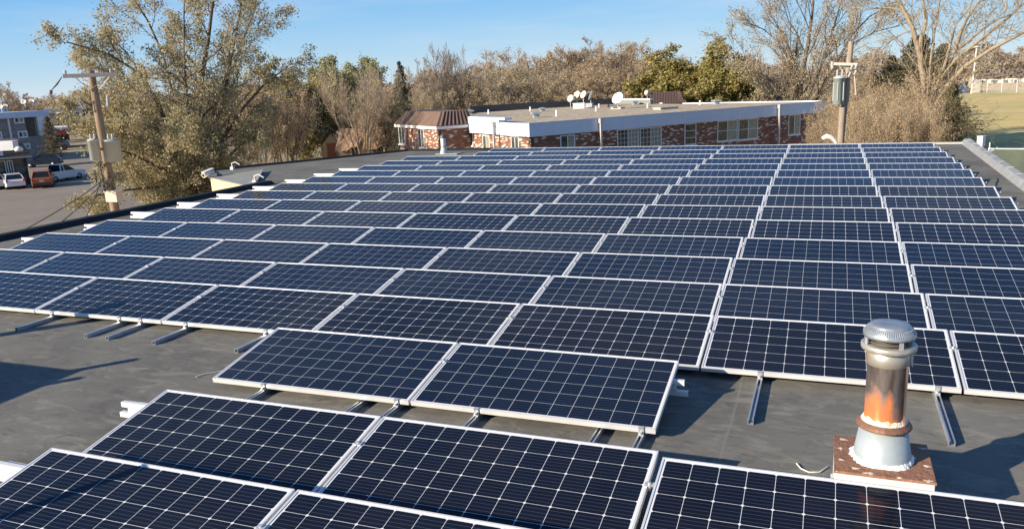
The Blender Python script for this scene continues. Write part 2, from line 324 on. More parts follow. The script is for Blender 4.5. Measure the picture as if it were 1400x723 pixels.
# ------------------------------------------------------------------ strut rails
RAILM = mat('strut_steel', (.48, .52, .57), .38, .6, noise=(9, (.36, .40, .45), .4, .7))
def strut(b, x, y0, y1, z0=ZR + .002, h=.041, open_top=False, slots=False):
    w_ = .0205; t = .003
    b.box(x - w_, x - w_ + t, y0, y1, z0, z0 + h); b.box(x + w_ - t, x + w_, y0, y1, z0, z0 + h); b.box(x - w_ + t, x + w_ - t, y0, y1, z0, z0 + t)
    b.box(x - w_ + t, x - w_ + .011, y0, y1, z0 + h - t, z0 + h); b.box(x + w_ - .011, x + w_ - t, y0, y1, z0 + h - t, z0 + h)
    if not open_top: b.box(x - w_ + .011, x + w_ - .011, y0 + .001, y1, z0 + h - t - .001, z0 + h - .001)
    if slots:
        yy = y0 + .02
        while yy < min(y0 + .9, y1): b.box(x - .009, x + .009, yy, yy + .022, z0 + t, z0 + t + .0015); yy += .045
RLAB = ['steel strut rail stub at the far left below the front row', 'steel rail stub right of the far left one, lying in the dark shadow', 'left one of two close rail stubs under the front row', 'right one of two close rail stubs under the front row', 'single steel rail stub left of the short two-panel row', 'open slotted rail stub right of the short two-panel row', 'slotted rail stub just right of the rusty chimney top']
for x, lb in zip([-9.62, -8.54, -8.22, -7.56, -6.47, -1.40, -.07], RLAB):
    b = MB(); sl_ = x > -3; strut(b, x, -.79 if sl_ else -.40, 19.9, open_top=sl_, slots=sl_)
    tag(b.build('strut_rail', RAILM), lb, 'mounting rail', 'roof rails running under the array')
RL2 = ['leftmost rail crossing the gap before the short two-panel row', 'narrow rail left of the seam, crossing the gap before the two-panel row', 'rail under the seam of the short two-panel row', 'rail right of the seam in the gap before the two-panel row', 'left one of the paired rails near the two-panel row corner', 'rightmost rail clamped at the corner of the two-panel row']
for x, lb in zip(rc, RL2):
    b = MB(); strut(b, x, -4.6, -.30 + (.0 if x > -5 else .05), open_top=True); tag(b.build('strut_rail', RAILM), lb, 'mounting rail', 'rails under the short front rows')
WHITEAL = mat('mill_aluminium', (.78, .78, .76), .45, .2)
def cross_rails(x0, x1, y, label, shade=False):
    b = MB()
    for dy, dz, dx in ((0, 0, 0), (.004, .044, .06), (.0, .088, -.03), (.045, .02, .10)):
        z0 = .062 - dz; X0 = x0 + dx
        b.box(X0, x1 - dx, y + dy, y + dy + .003, z0, z0 + .04); b.box(X0, x1 - dx, y + dy + .003, y + dy + .038, z0, z0 + .003); b.box(X0, x1 - dx, y + dy + .003, y + dy + .038, z0 + .037, z0 + .04)
    for xx in (x0 + .25, (x0 + x1) / 2, x1 - .25): b.box(xx - .03, xx + .03, y + .09, y + .12, ZR + .003, .06)
    return tag(b.build('cross_rail_bundle', WHITEAL), label, 'cross rail', 'aluminium cross rails under the panel rows')
for r in range(15):
    y = r * PITCH + YO[r] + DP * CT - .16; xl = -(6 if r >= 13 else 7) * W
    rn = 'frontmost full row' if r == 0 else 'farthest back row' if r == 14 else ORD(r + 1) + ' row from the front'
    cross_rails(xl + XO[r] - (.45 if r in (2, 3) else .80 if 4 <= r < 11 else .1), W + XO[r] + .07, y, 'aluminium cross rails sticking out left under the %s' % rn if 2 <= r < 11 else 'aluminium cross rails beneath the %s' % rn)
cross_rails(-6.0, -1.93, -.55, 'aluminium cross rails ending in shade right of the short two-panel row')
cross_rails(-6.15, -1.95, -2.13, 'white aluminium cross rail ends jutting left of the second nearest row')
cross_rails(-6.2, -1.9, -3.22, 'white aluminium cross rail ends at the left picture edge by the nearest row')

# ------------------------------------------------------------------ chimney
cx, cy = -.575, -1.75
ch = empty('roof_chimney', (cx, cy, ZR + .012), 0, 'rusty galvanised roof chimney on a square curb behind the front right panels', 'chimney')
def chm(b, nm, m, bv=0): o = b.build(nm, m, ch, bv); return o
Z = lambda z: z - ZR
CURBW = mat('whitewashed_curb', (.55, .60, .60), .6, noise=(9, (.70, .50, .30), .62, .74), bump=(40, .3))
b = MB(); b.box(-.258, .258, -.243, .243, -.012, Z(.185)); b.box(-.27, .27, -.255, .255, -.012, .03)
chm(b, 'curb', CURBW, .004)
RUST = mat('flaking_rust_paint', (.30, .15, .09), .75, noise=(5, (.20, .095, .06), .38, .62), bump=(45, .5)); k = NT(RUST)
vn = k.n('ShaderNodeTexVoronoi'); vn.inputs['Scale'].default_value = 7.5; vn.inputs['Randomness'].default_value = 1; k.l(k.t.nodes['TC'].outputs['Object'], vn.inputs['Vector'])
n3 = k.n('ShaderNodeTexNoise'); n3.inputs['Scale'].default_value = 28; k.l(k.t.nodes['TC'].outputs['Object'], n3.inputs['Vector'])
old = k.b.inputs['Base Color'].links[0].from_socket
k.l(k.mix(k.m('LESS_THAN', k.m('ADD', vn.outputs['Distance'], k.m('MULTIPLY', n3.outputs['Fac'], .5)), .25), old, (.62, .50, .38)), k.b.inputs['Base Color'])
b = MB(); b.box(-.263, .263, -.248, .248, Z(.186), Z(.20)); b.box(-.2655, .2655, -.2505, -.2485, Z(.184), Z(.20)); chm(b, 'curb_cap', RUST, .002)
DAUB = mat('cream_sealant_daub', (.66, .56, .44), .7, bump=(50, .5)); r9 = random.Random(12)
for x, y in ((1153.5, 600.5), (1150, 612.5), (1150, 628), (1188, 646.5), (1229.5, 653), (1270, 657.5), (1267, 637), (1262, 613), (1170, 640)):
    p = U(x, y, .212); b = MB(); vs = []; K = 14; e1, e2 = r9.uniform(.016, .036), r9.uniform(.010, .022)
    for q in range(K): a = 2 * math.pi * q / K; f_ = r9.uniform(.35, 1.3); vs.append((p[0] - cx + e1 * f_ * math.cos(a), p[1] - cy + e2 * f_ * math.sin(a), Z(.2005)))
    vs.append((p[0] - cx, p[1] - cy, Z(.206))); b.add(vs, [(q, (q + 1) % K, K) for q in range(K)], True); chm(b, 'sealant_daub', DAUB)
CONE = mat('grey_painted_cone', (.40, .46, .49), .42, .25, noise=(6, (.33, .38, .41), .4, .7))
chm(MB().lathe([(.163, Z(.199)), (.160, Z(.21)), (.132, Z(.385)), (.0, Z(.385))], k=40), 'flashing_cone', CONE)
b = MB(); rr = random.Random(3)
for ring, (r0, z0, hh) in enumerate(((.162, .2005, .012),)):
    K = 90; prof = []
    vs = []
    for j in range(K):
        a = 2 * math.pi * j / K; e1 = .009 + .009 * max(0, rr.gauss(.4, .7)) + .006 * math.sin(a * 5); hz = .008 + .006 * abs(rr.gauss(0, 1))
        ca, sa = math.cos(a), math.sin(a); vs += [((r0 - .006) * ca, (r0 - .006) * sa, Z(z0 + hz + .012)), ((r0 + .008) * ca, (r0 + .008) * sa, Z(z0 + hz)), ((r0 + e1) * ca, (r0 + e1) * sa, Z(z0 + .0005))]
    b.add(vs, [(3 * j + i, 3 * ((j + 1) % K) + i, 3 * ((j + 1) % K) + i + 1, 3 * j + i + 1) for j in range(K) for i in (0, 1)], True)
SEAL = mat('white_sealant', (.82, .83, .82), .5, bump=(60, .6)); chm(b, 'sealant', SEAL)
chm(MB().lathe([(.112, Z(.395)), (.149, Z(.405)), (.152, Z(.413)), (.146, Z(.424)), (.112, Z(.450)), (.106, Z(.452))], k=44), 'storm_collar', mat('rust_brown_collar', (.25, .13, .085), .6, .2, noise=(14, (.16, .09, .065), .4, .65), bump=(50, .3)))
b = MB(); K = 60; vs = []
for j in range(K):
    a = 2 * math.pi * j / K; h1 = .016 + .007 * abs(rr.gauss(0, 1)) + .004 * math.sin(a * 7); ca, sa = math.cos(a), math.sin(a); vs += [(.1105 * ca, .1105 * sa, Z(.444 + h1)), (.117 * ca, .117 * sa, Z(.454)), (.126 * ca, .126 * sa, Z(.441))]
b.add(vs, [(3 * j + i, 3 * ((j + 1) % K) + i, 3 * ((j + 1) % K) + i + 1, 3 * j + i + 1) for j in range(K) for i in (0, 1)], True)
chm(b, 'collar_sealant', mat('heat_stained_sealant', (.80, .74, .66), .6, noise=(20, (.75, .42, .18), .52, .64), bump=(60, .6)))
PIPE = mat('heat_stained_pipe', (.30, .26, .25), .32, .75); k = NT(PIPE); TC = k.t.nodes['TC']
sx = k.n('ShaderNodeSeparateXYZ'); k.l(TC.outputs['Object'], sx.inputs[0])
nA = k.n('ShaderNodeTexNoise'); nA.inputs['Scale'].default_value = 7; nA.inputs['Detail'].default_value = 6; k.l(TC.outputs['Object'], nA.inputs['Vector'])
mpp = k.n('ShaderNodeMapping'); mpp.inputs['Scale'].default_value = (14, 14, 2); k.l(TC.outputs['Object'], mpp.inputs[0])
nB = k.n('ShaderNodeTexNoise'); nB.inputs['Scale'].default_value = 2; nB.inputs['Detail'].default_value = 5; k.l(mpp.outputs[0], nB.inputs['Vector'])
streak = k.n('ShaderNodeMapRange'); streak.inputs[1].default_value = .4; streak.inputs[2].default_value = .65; k.l(nB.outputs['Fac'], streak.inputs[0])
c1 = k.mix(streak.outputs[0], (.30, .26, .25), (.16, .115, .105))
# rust rises from the collar, highest on the weather side
lim = k.m('ADD', k.m('ADD', k.m('MULTIPLY', nA.outputs['Fac'], .34), k.m('MULTIPLY', nB.outputs['Fac'], .30)), k.m('MULTIPLY', k.m('ADD', sx.outputs[0], sx.outputs[1]), -.75))
d_ = k.m('SUBTRACT', k.m('ADD', lim, .31), sx.outputs[2])
mr = k.n('ShaderNodeMapRange'); mr.inputs[1].default_value = -.02; mr.inputs[2].default_value = .07; k.l(d_, mr.inputs[0])
rp = k.n('ShaderNodeValToRGB'); e = rp.color_ramp.elements; e[0].position = 0; e[0].color = (.25, .11, .07, 1); e[1].position = 1; e[1].color = (.60, .36, .18, 1); x_ = e.new(.5); x_.color = (.56, .165, .045, 1)
mr2 = k.n('ShaderNodeMapRange'); mr2.inputs[1].default_value = 0; mr2.inputs[2].default_value = .26; k.l(d_, mr2.inputs[0]); k.l(mr2.outputs[0], rp.inputs[0])
k.l(k.mix(mr.outputs[0], c1, rp.outputs[0]), k.b.inputs['Base Color']); k.l(k.m('MULTIPLY', k.m('SUBTRACT', 1, mr.outputs[0]), .75), k.b.inputs['Metallic'])
k.l(k.m('ADD', k.m('MULTIPLY', mr.outputs[0], .4), .3), k.b.inputs['Roughness'])
b = MB().lathe([(.109, Z(.40)), (.109, Z(.80))], k=44)
b.box(.092, .103, -.075, -.060, Z(.44), Z(.80))
chm(b, 'stack_pipe', PIPE)
OLD = mat('weathered_galvanised', (.42, .40, .36), .42, .55, noise=(8, (.46, .30, .18), .50, .66))
chm(MB().lathe([(.110, Z(.785)), (.116, Z(.79)), (.116, Z(.868)), (.110, Z(.872)), (.0, Z(.872))], k=44), 'stack_band', OLD)
chm(MB().lathe([(.08, Z(.873)), (.144, Z(.876)), (.148, Z(.883)), (.148, Z(.905)), (.140, Z(.912)), (.08, Z(.905))], k=48), 'lower_ring', mat('dull_galvanised', (.50, .49, .45), .4, .5, noise=(10, (.36, .34, .30), .4, .7)))
b = MB().lathe([(.080, Z(.88)), (.080, Z(.965))], k=32); b.lathe([(.10, Z(.925)), (.113, Z(.918)), (.113, Z(.923)), (.10, Z(.93))], k=32)
chm(b, 'inner_throat', mat('dark_throat', (.11, .10, .09), .6, .4))
for q in range(4):
    a = q * math.pi / 2 - 1.15; b = MB(); b.box(-.012, .012, .132, .1355, Z(.885), Z(.968), Matrix.Rotation(a - math.pi / 2, 4, 'Z')); chm(b, 'bracket', GALV)
CAPM = mat('bright_spun_cap', (.42, .46, .49), .36, .6, noise=(7, (.30, .33, .36), .4, .7), bump=(14, .25))
b = MB().lathe([(.132, Z(.958)), (.138, Z(.952)), (.1405, Z(.962)), (.139, Z(.975)), (.114, Z(1.008)), (.108, Z(1.014)), (.106, Z(1.020)), (.100, Z(1.024)), (.05, Z(1.0265)), (0, Z(1.027))], k=52)
for q in range(72):
    a = 2 * math.pi * q / 72; b.beam((.1385 * math.cos(a), .1385 * math.sin(a), Z(.978)), (.118 * math.cos(a), .118 * math.sin(a), Z(1.005)), .004, .004)
chm(b, 'rain_cap', CAPM)
b = MB(); b.box(.117, .128, -.02, .0, Z(.80), Z(.875)); b.tube([(.124, -.01, Z(.78)), (.124, -.01, Z(.83))], .006, 6); chm(b, 'band_latch', GALV)

# loose cables on the roof
CABLE = mat('white_cable', (.68, .66, .60), .5)
b = MB(); P = [U(x, y, ZR + .008) for x, y in ((1089, 633), (1095, 640), (1106, 645), (1120, 645), (1131, 638))]; b.tube(P, .005, 6); tag(b.build('loose_cable', CABLE), 'thin white cable curling out left of the chimney curb', 'cable')
b = MB(); P = [U(x, y, ZR + .008) for x, y in ((268, 515), (280, 511), (300, 508), (312, 504))]; b.tube(P, .005, 6); tag(b.build('loose_cable', CABLE), 'thin white cable lying left of the short two-panel row', 'cable')
DARKC = mat('black_cable', (.03, .03, .03), .6)
b = MB(); P = [U(x, y, ZR + .008) for x, y in ((1361, 254), (1362, 250), (1364, 247), (1363, 244))]; b.tube(P, .012, 6); tag(b.build('loose_cable', DARKC), 'short black cable on the roof right of the array', 'cable')
b = MB(); P = [U(x, y, ZR + .01) for x, y in ((339, 241), (343, 239), (348, 236))]; b.tube(P, .012, 6); tag(b.build('loose_cable', DARKC), 'short dark cable lying on the wing roof by the grey flashing', 'cable')

# vent pipe standing behind the array on the far left roof
vp = empty('vent_stack', (*U(607, 211, ZR)[:2], ZR), 0, 'pale galvanised vent stack with dark cap behind the far left end of the array', 'vent pipe')
MB().lathe([(.17, 0), (.15, .03), (.12, .15), (.105, .22), (.105, .60), (.10, .62)], k=20).build('stack_pipe', mat('pale_vent_metal', (.55, .57, .58), .45, .4, noise=(5, (.42, .43, .44), .4, .7)), vp)
b = MB().lathe([(.107, .28), (.111, .28), (.111, .31), (.107, .31)], k=20); b.build('pipe_strap', mat('brown_strap', (.2, .1, .09), .6), vp)
b = MB().lathe([(.10, .60), (.135, .62), (.135, .66), (.02, .78), (0, .78)], k=20); b.build('vent_cap', mat('dark_vent_cap', (.10, .12, .13), .5, .3), vp)
b = MB(); b.box(-.28, .62, -.18, .35, .0, .035); b.build('base_flashing', mat('base_flashing_teal', (.26, .30, .30), .7), vp)

# security camera on the wing corner and the little fittings near it
pc = U(300, 239.5, ZR + .06)
sc = empty('security_camera', (pc[0], pc[1], ZR + .05), 0, 'white bullet security camera on the corner of the beige wing', 'camera')
WP = mat('white_plastic', (.62, .62, .60), .4); o_ = Vector((pc[0], pc[1], ZR + .05)); dC = math.hypot(pc[0] - CAM[0], pc[1] - CAM[1])
fr = Vector(U(278, 240, dist=dC - .15)) - o_; rr_ = Vector(U(291, 234.5, dist=dC + .1)) - o_; dd_ = (fr - rr_).normalized()
b = MB(); b.tube([fr, rr_], .085, 14); b.beam(fr + Vector((0, 0, .10)), rr_ + Vector((0, 0, .10)), .17, .02); b.build('camera_body', WP, sc)
b = MB(); b.tube([fr + dd_ * .004, fr - dd_ * .02], .055, 12); b.build('lens', mat('black_lens', (.02, .02, .02), .2), sc)
b = MB(); b.tube([rr_, rr_ + Vector((.12, .06, -.03)), (0, 0, .0)], .035, 8); b.lathe([(.09, 0), (.09, .03), (.04, .05)], k=12); b.build('bracket_arm', mat('bracket_dark', (.12, .12, .12), .5), sc)
for (x, y), lb in (((318, 231), 'small white bracket on the wing roof edge behind the security camera'), ((349, 250), 'small white fitting at the end of the black curb')):
    p = U(x, y + 1, ZR); b = MB(); b.tube([(0, 0, 0), (0, 0, .22), (.1, .05, .26), (.25, .1, .16)], .022, 6); b.box(-.06, .06, -.05, .05, 0, .1); o = b.build('conduit_bracket', WP); o.location = p; tag(o, lb, 'bracket')

# things that stand outside the photograph on the left and throw their shade into it
hv = empty('rooftop_unit', (-9.55, -3.9, ZR), 0, 'beige rooftop air unit standing on the bare roof beyond the left edge', 'air unit')
b = MB(); b.box(-1.7, .52, -.8, 1.05, .08, .80); b.build('housing', mat('unit_beige', (.5, .48, .42), .5), hv, .01)
b = MB(); b.tube([(.40, 1.0, .8), (.40, 1.0, 1.02)], .05, 8); b.tube([(.44, .62, .8), (.44, .62, .93)], .05, 8); b.build('pipe_stub', GALV, hv)
b = MB(); b.box(-1.6, .4, -.7, .95, 0, .08); b.build('base_frame', GALV, hv)
for (px, py, zz, h, rad, back), lb in (((200, 637, .17, 1.32, .035, 2.15), 'thin metal roof mast beyond the left edge throwing a line of shade on near panels'), ((150, 412, .1, 1.5, .09, 2.3), 'vent mast beyond the left edge shading the front row')):
    s1 = U(px, py, zz); q = Vector((s1[0] - .484 * back, s1[1] - .566 * back, ZR)); zt = zz + .279 * back
    b = MB(); b.tube([(0, 0, 0), (0, 0, zt - ZR)], rad, 10); b.lathe([(rad * 2.5, 0), (rad * 2.4, .02), (rad, .06)], k=12); o = b.build('roof_mast', GALV); o.location = q; tag(o, lb, 'mast')

# ------------------------------------------------------------------ brick
def brick_material(name, wear):
    M = mat(name, (.25, .1, .06), .85); k = NT(M); TC = k.t.nodes['TC']
    def cells(off, rnd):
        sx = k.n('ShaderNodeSeparateXYZ'); k.l(TC.outputs['UV'], sx.inputs[0])
        row = k.m('FLOOR', k.m('DIVIDE', sx.outputs[1], .085)); sh = k.m('MULTIPLY', k.m('MODULO', row, 2), .5)
        colu = k.m('FLOOR', k.m('ADD', k.m('DIVIDE', sx.outputs[0], .30), sh))
        fx = k.m('ABSOLUTE', k.m('SUBTRACT', k.m('FRACT', k.m('ADD', k.m('DIVIDE', sx.outputs[0], .30), sh)), .5)); fy = k.m('ABSOLUTE', k.m('SUBTRACT', k.m('FRACT', k.m('DIVIDE', sx.outputs[1], .085)), .5))
        cb = k.n('ShaderNodeCombineXYZ'); k.l(colu, cb.inputs[0]); k.l(row, cb.inputs[1]); return cb, fx, fy
    cb, fx, fy = cells(0, 0)
    wn = k.n('ShaderNodeTexWhiteNoise', noise_dimensions='3D'); k.l(cb.outputs[0], wn.inputs['Vector'])
    rp = k.n('ShaderNodeValToRGB'); rp.color_ramp.interpolation = 'CONSTANT'; e = rp.color_ramp.elements
    e[0].position = 0; e[0].color = (.20, .085, .055, 1); e[1].position = .3; e[1].color = (.27, .115, .07, 1)
    for p, c in ((.55, (.15, .07, .05)), (1 - wear, (.34, .18, .11)), (1 - wear * .62, (.66, .60, .54))): x = e.new(p); x.color = (*c, 1)
    k.l(wn.outputs['Value'], rp.inputs[0])
    mort = k.m('MAXIMUM', k.m('GREATER_THAN', fx, .475), k.m('GREATER_THAN', fy, .43))
    c = k.mix(k.m('MULTIPLY', mort, .7), rp.outputs[0], (.22, .17, .14)); k.l(c, k.b.inputs['Base Color'])
    return M
BRICK = brick_material('whitewashed_brick', .22)
BRICKG = brick_material('grey_brick', .45)
def wallquad(name, m, A, B, z0, z1, parent=None, th=.25):
    """vertical wall from A to B, its face on the right hand side of A->B, with u,v in metres"""
    A = Vector((*A[:2], 0)); B = Vector((*B[:2], 0)); d = (B - A).normalized(); s = Vector((-d.y, d.x, 0)) * th; ln = (B - A).length
    me = bpy.data.meshes.new(name); v = [A + Vector((0, 0, z0)), B + Vector((0, 0, z0)), B + Vector((0, 0, z1)), A + Vector((0, 0, z1))]; v += [p + s for p in v]
    me.from_pydata([tuple(p) for p in v], [], [(0, 1, 2, 3), (5, 4, 7, 6), (1, 5, 6, 2), (4, 0, 3, 7), (3, 2, 6, 7), (1, 0, 4, 5)])
    uv = me.uv_layers.new(name='wall'); cs = [(0, z0), (ln, z0), (ln, z1), (0, z1)]
    for i in range(4): uv.data[i].uv = cs[i]
    for i in range(4, 8): uv.data[i].uv = cs[i - 4]
    for i in range(8, 24): uv.data[i].uv = ((i % 4) * .3, z0)
    me.materials.append(m); o = bpy.data.objects.new(name, me); C.objects.link(o)
    if parent: o.parent = parent
    return o
def hit(px, py, A, B):
    """point where the pixel's ray meets the vertical plane A-B: (distance along, height)"""
    A = np.array(A[:2], float); B = np.array(B[:2], float); d = (B - A) / np.linalg.norm(B - A); n_ = np.array([-d[1], d[0]])
    r_ = CW + CR * (px - 700) / F - CU * (py - 361.5) / F; t = ((A - CAM[:2]) @ n_) / (r_[:2] @ n_); p = CAM + r_ * t
    return (p[:2] - A) @ d, p[2]
WHITEP = mat('white_trim_paint', (.78, .79, .80), .5, noise=(1.2, (.70, .71, .72), .45, .7))
FASC = mat('skylight_tinted_fascia', (.58, .67, .80), .38, 0, noise=(.5, (.52, .61, .74), .4, .7))  # white metal, with the blue of skylit shade put into its base colour
GLASS = mat('window_glass', (.035, .045, .05), .08, noise=(2.5, (.12, .12, .10), .4, .65))
CURT = mat('curtain_behind_glass', (.30, .32, .25), .25, noise=(4, (.22, .24, .19), .4, .6))
DSP = mat('grey_downspout', (.52, .50, .48), .45, .2)
def frame_at(A, B):
    A = Vector((*A[:2], 0)); B = Vector((*B[:2], 0)); d = (B - A).normalized(); s = Vector((-d.y, d.x, 0))
    return Matrix(((d.x, s.x, 0, A.x), (d.y, s.y, 0, A.y), (0, 0, 1, 0), (0, 0, 0, 1)))   # local x along, y inward
def window(parent, A, B, s0, s1, z0, z1, cols=2, bars=0, glassm=None, sill=True, fw=.07, rows=1):
    M = frame_at(A, B); b = MB()
    b.box(s0, s0 + fw, -.05, .02, z0, z1, M); b.box(s1 - fw, s1, -.05, .02, z0, z1, M); b.box(s0 + fw, s1 - fw, -.05, .02, z1 - fw, z1, M); b.box(s0 + fw, s1 - fw, -.05, .02, z0, z0 + fw, M)
    for i in range(1, cols): x = s0 + (s1 - s0) * i / cols; b.box(x - fw * .4, x + fw * .4, -.045, .02, z0 + fw, z1 - fw, M)
    for i in range(1, rows): z = z0 + (z1 - z0) * i / rows; b.box(s0 + fw, s1 - fw, -.043, .02, z - .02, z + .02, M)
    o = b.build('window', WHITEP, parent)
    for i in range(cols):
        g_ = MB(); a_, c_ = s0 + (s1 - s0) * i / cols, s0 + (s1 - s0) * (i + 1) / cols; g_.box(a_ + fw * .6, c_ - fw * .6, -.02, -.012, z0 + fw * .9, z1 - fw * .9, M)
        mm = (CURT if (glassm == 'alt' and i % 2) else GLASS); go = g_.build('pane', mm, o)
        if bars:
            k_ = MB()
            for q in range(1, 3): x = a_ + (c_ - a_) * q / 3; k_.box(x - .012, x + .012, -.028, -.021, z0 + fw, z1 - fw, M)
            for q in range(1, bars): z = z0 + (z1 - z0) * q / bars; k_.box(a_ + fw, c_ - fw, -.029, -.022, z - .012, z + .012, M)
            k_.build('glazing_bars', WHITEP, o)
    if sill: b = MB(); b.box(s0 - .08, s1 + .08, -.12, .0, z0 - .09, z0 - .004, M); b.build('sill', WHITEP, o)
    return o

# ------------------------------------------------------------------ brick building behind the array
nb = empty('brick_building', (0, 0, 0), 0, 'long brick building with white fascia and flat gravel roof beyond the array', 'building')
C0 = np.array([-20.73, 47.84]); CF = np.array([-1.63, 72.27]); eL = (CF - C0) / np.linalg.norm(CF - C0); eN = np.array([eL[1], -eL[0]]); dL = -eN   # dL runs left along the end face
LEN = np.linalg.norm(CF - C0)
C1 = C0 + dL * 3.9; C2 = C0 + dL * 8.75
ZT = -.5; ZF = -1.44
wallquad('wall', BRICK, C0, CF, ZG, ZF + .3, nb)
wallquad('end_wall', BRICK, C1, C0, ZG, ZF + .3, nb)
wallquad('end_wall', BRICK, C2, C1, ZG, ZF + .3, nb)
wallquad('far_wall', BRICK, CF, CF + dL * 13, ZG, ZF + .3, nb)
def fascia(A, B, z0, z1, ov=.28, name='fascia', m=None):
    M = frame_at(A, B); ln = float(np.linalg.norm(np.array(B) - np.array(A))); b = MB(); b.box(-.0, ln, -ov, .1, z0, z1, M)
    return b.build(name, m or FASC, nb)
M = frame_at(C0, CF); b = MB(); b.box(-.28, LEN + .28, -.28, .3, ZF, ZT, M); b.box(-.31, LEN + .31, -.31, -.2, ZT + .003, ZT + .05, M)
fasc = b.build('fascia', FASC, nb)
sm_ = MB()
for i, s in enumerate(np.arange(2.2, LEN, 3.05)):
    sm_.box(s, s + .02, -.288, -.282, ZF + .02, ZT - .01, M); sm_.box(s, s + 1.5, -.287, -.282, ZT - .36 + .05 * (i % 3), ZT - .345 + .05 * (i % 3), M)
sm_.build('fascia_seams', mat('bright_metal_seam', (.85, .87, .88), .3, .2), fasc)
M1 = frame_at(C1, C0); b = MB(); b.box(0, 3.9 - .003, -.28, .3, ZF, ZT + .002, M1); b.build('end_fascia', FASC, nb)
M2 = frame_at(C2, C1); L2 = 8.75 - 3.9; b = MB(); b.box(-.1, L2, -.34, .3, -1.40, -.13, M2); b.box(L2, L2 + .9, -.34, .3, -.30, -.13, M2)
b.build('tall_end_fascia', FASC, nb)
GRAV = mat('gravel_roof', (.30, .24, .16), .95, noise=(2.2, (.46, .37, .26), .40, .62), bump=(16, .8))
k = NT(GRAV); n9 = k.n('ShaderNodeTexVoronoi'); n9.inputs['Scale'].default_value = 3.2; k.l(k.t.nodes['TC'].outputs['Object'], n9.inputs['Vector'])
old = k.b.inputs['Base Color'].links[0].from_socket; k.l(k.mix(k.m('MULTIPLY', k.m('POWER', n9.outputs['Color'], 2.0), .9), old, (.62, .54, .42)), k.b.inputs['Base Color'])
# roof outline: back edge measured from the far parapets
BK = [(-14.8, 77.6), (-18.3, 80.3), (-22.6, 83.4), (-29.0, 80.0), (-34.5, 70.5), (-31.8, 57.5)]
rp_ = [tuple(C0 - eN * .05), tuple(CF - eN * .05)] + [(-1.63 - .5, 73.0)] + BK + [tuple(C2 + eL * .2), ]
b = MB(); b.add([(p[0], p[1], ZT - .02) for p in rp_], [tuple(range(len(rp_)))]); b.build('gravel_roof', GRAV, nb)
# dark far parapets
DKP = mat('dark_parapet', (.028, .033, .045), .45, noise=(1, (.045, .05, .06), .4, .7))
b = MB()
for A, B in (((-22.9, 83.8), (-36.0, 71.5)), ):
    b.beam((*A, ZT + .28), (*B, ZT + .28), .35, .72)
b.build('far_parapet', DKP, nb)
b = MB(); b.beam((-22.75, 82.3, ZT + .22), (-18.45, 79.2, ZT + .22), .3, .40); b.build('far_parapet', mat('grey_green_parapet', (.20, .22, .20), .6), nb)
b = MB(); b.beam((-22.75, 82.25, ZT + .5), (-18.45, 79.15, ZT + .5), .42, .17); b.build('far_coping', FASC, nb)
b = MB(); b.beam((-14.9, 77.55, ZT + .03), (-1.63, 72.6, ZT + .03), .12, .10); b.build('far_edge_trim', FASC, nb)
MANS = mat('brown_mansard_shingle', (.135, .085, .063), .7, noise=(1.5, (.175, .115, .085), .4, .7)); TILE = MANS
def mansard(corner, dirA, la, dirB, lb, ze, zt, inset, parent, seamsB=True):
    """two-sided mansard skirt round a corner; dirA, dirB are unit vectors leaving the corner"""
    c = Vector((*corner, 0)); a_ = Vector((*dirA, 0)); b_ = Vector((*dirB, 0)); b = MB()
    e0, eA, eB = c, c + a_ * la, c + b_ * lb; t0 = c + (a_ + b_) * inset; tA = eA + b_ * inset - a_ * inset * .9; tB = eB + a_ * inset
    z = lambda p, h: Vector((p.x, p.y, h))
    b.add([z(eA, ze), z(e0, ze), z(t0, zt), z(tA, zt)], [(0, 1, 2, 3)]); b.add([z(e0, ze), z(eB, ze), z(tB, zt), z(t0, zt)], [(0, 1, 2, 3)])
    b.add([z(eA, ze), z(tA, zt), z(tA + b_ * 3, zt), z(eA + b_ * 3.4, ze)], [(0, 1, 2, 3)])
    b.add([z(tA, zt), z(t0, zt), z(tB, zt), z(tA + b_ * (lb - inset), zt)], [(0, 1, 2, 3)])
    o = b.build('mansard_roof', MANS, parent)
    r_ = MB()
    if seamsB:
        n_ = int(lb / .34)
        for i in range(1, n_):
            f_ = i / n_; p0 = e0.lerp(eB, f_); p1 = t0.lerp(tB, f_); nrm = (Vector((b_.y, -b_.x, 0)) if True else 0)
            r_.beam(z(p0, ze + .03), z(p1, zt + .02), .16, .12)
        r_.build('roof_ribs', mat('glazed_roof_tile', (.19, .12, .095), .35), o)
    return o
K = C2 - eL * 2.9 + dL * .35; KA = K + dL * 7.9
wallquad('annex_wall', BRICK, K, K + eL * 3.6, ZG, -.75, nb); wallquad('annex_wall', BRICK, KA, K, ZG, -.75, nb)
wallquad('annex_wall', BRICK, KA + eL * 5, KA, ZG, -.75, nb)
b = MB(); Mk = frame_at(KA, K); b.box(-.3, 7.9 + .3, -.3, 5.0, -.97, -.74, Mk); b.build('annex_eave', WHITEP, nb)
mansard(K + (eN * .33 - eL * .32), dL, 8.6, eL, 3.35, -.738, .36, .95, nb)
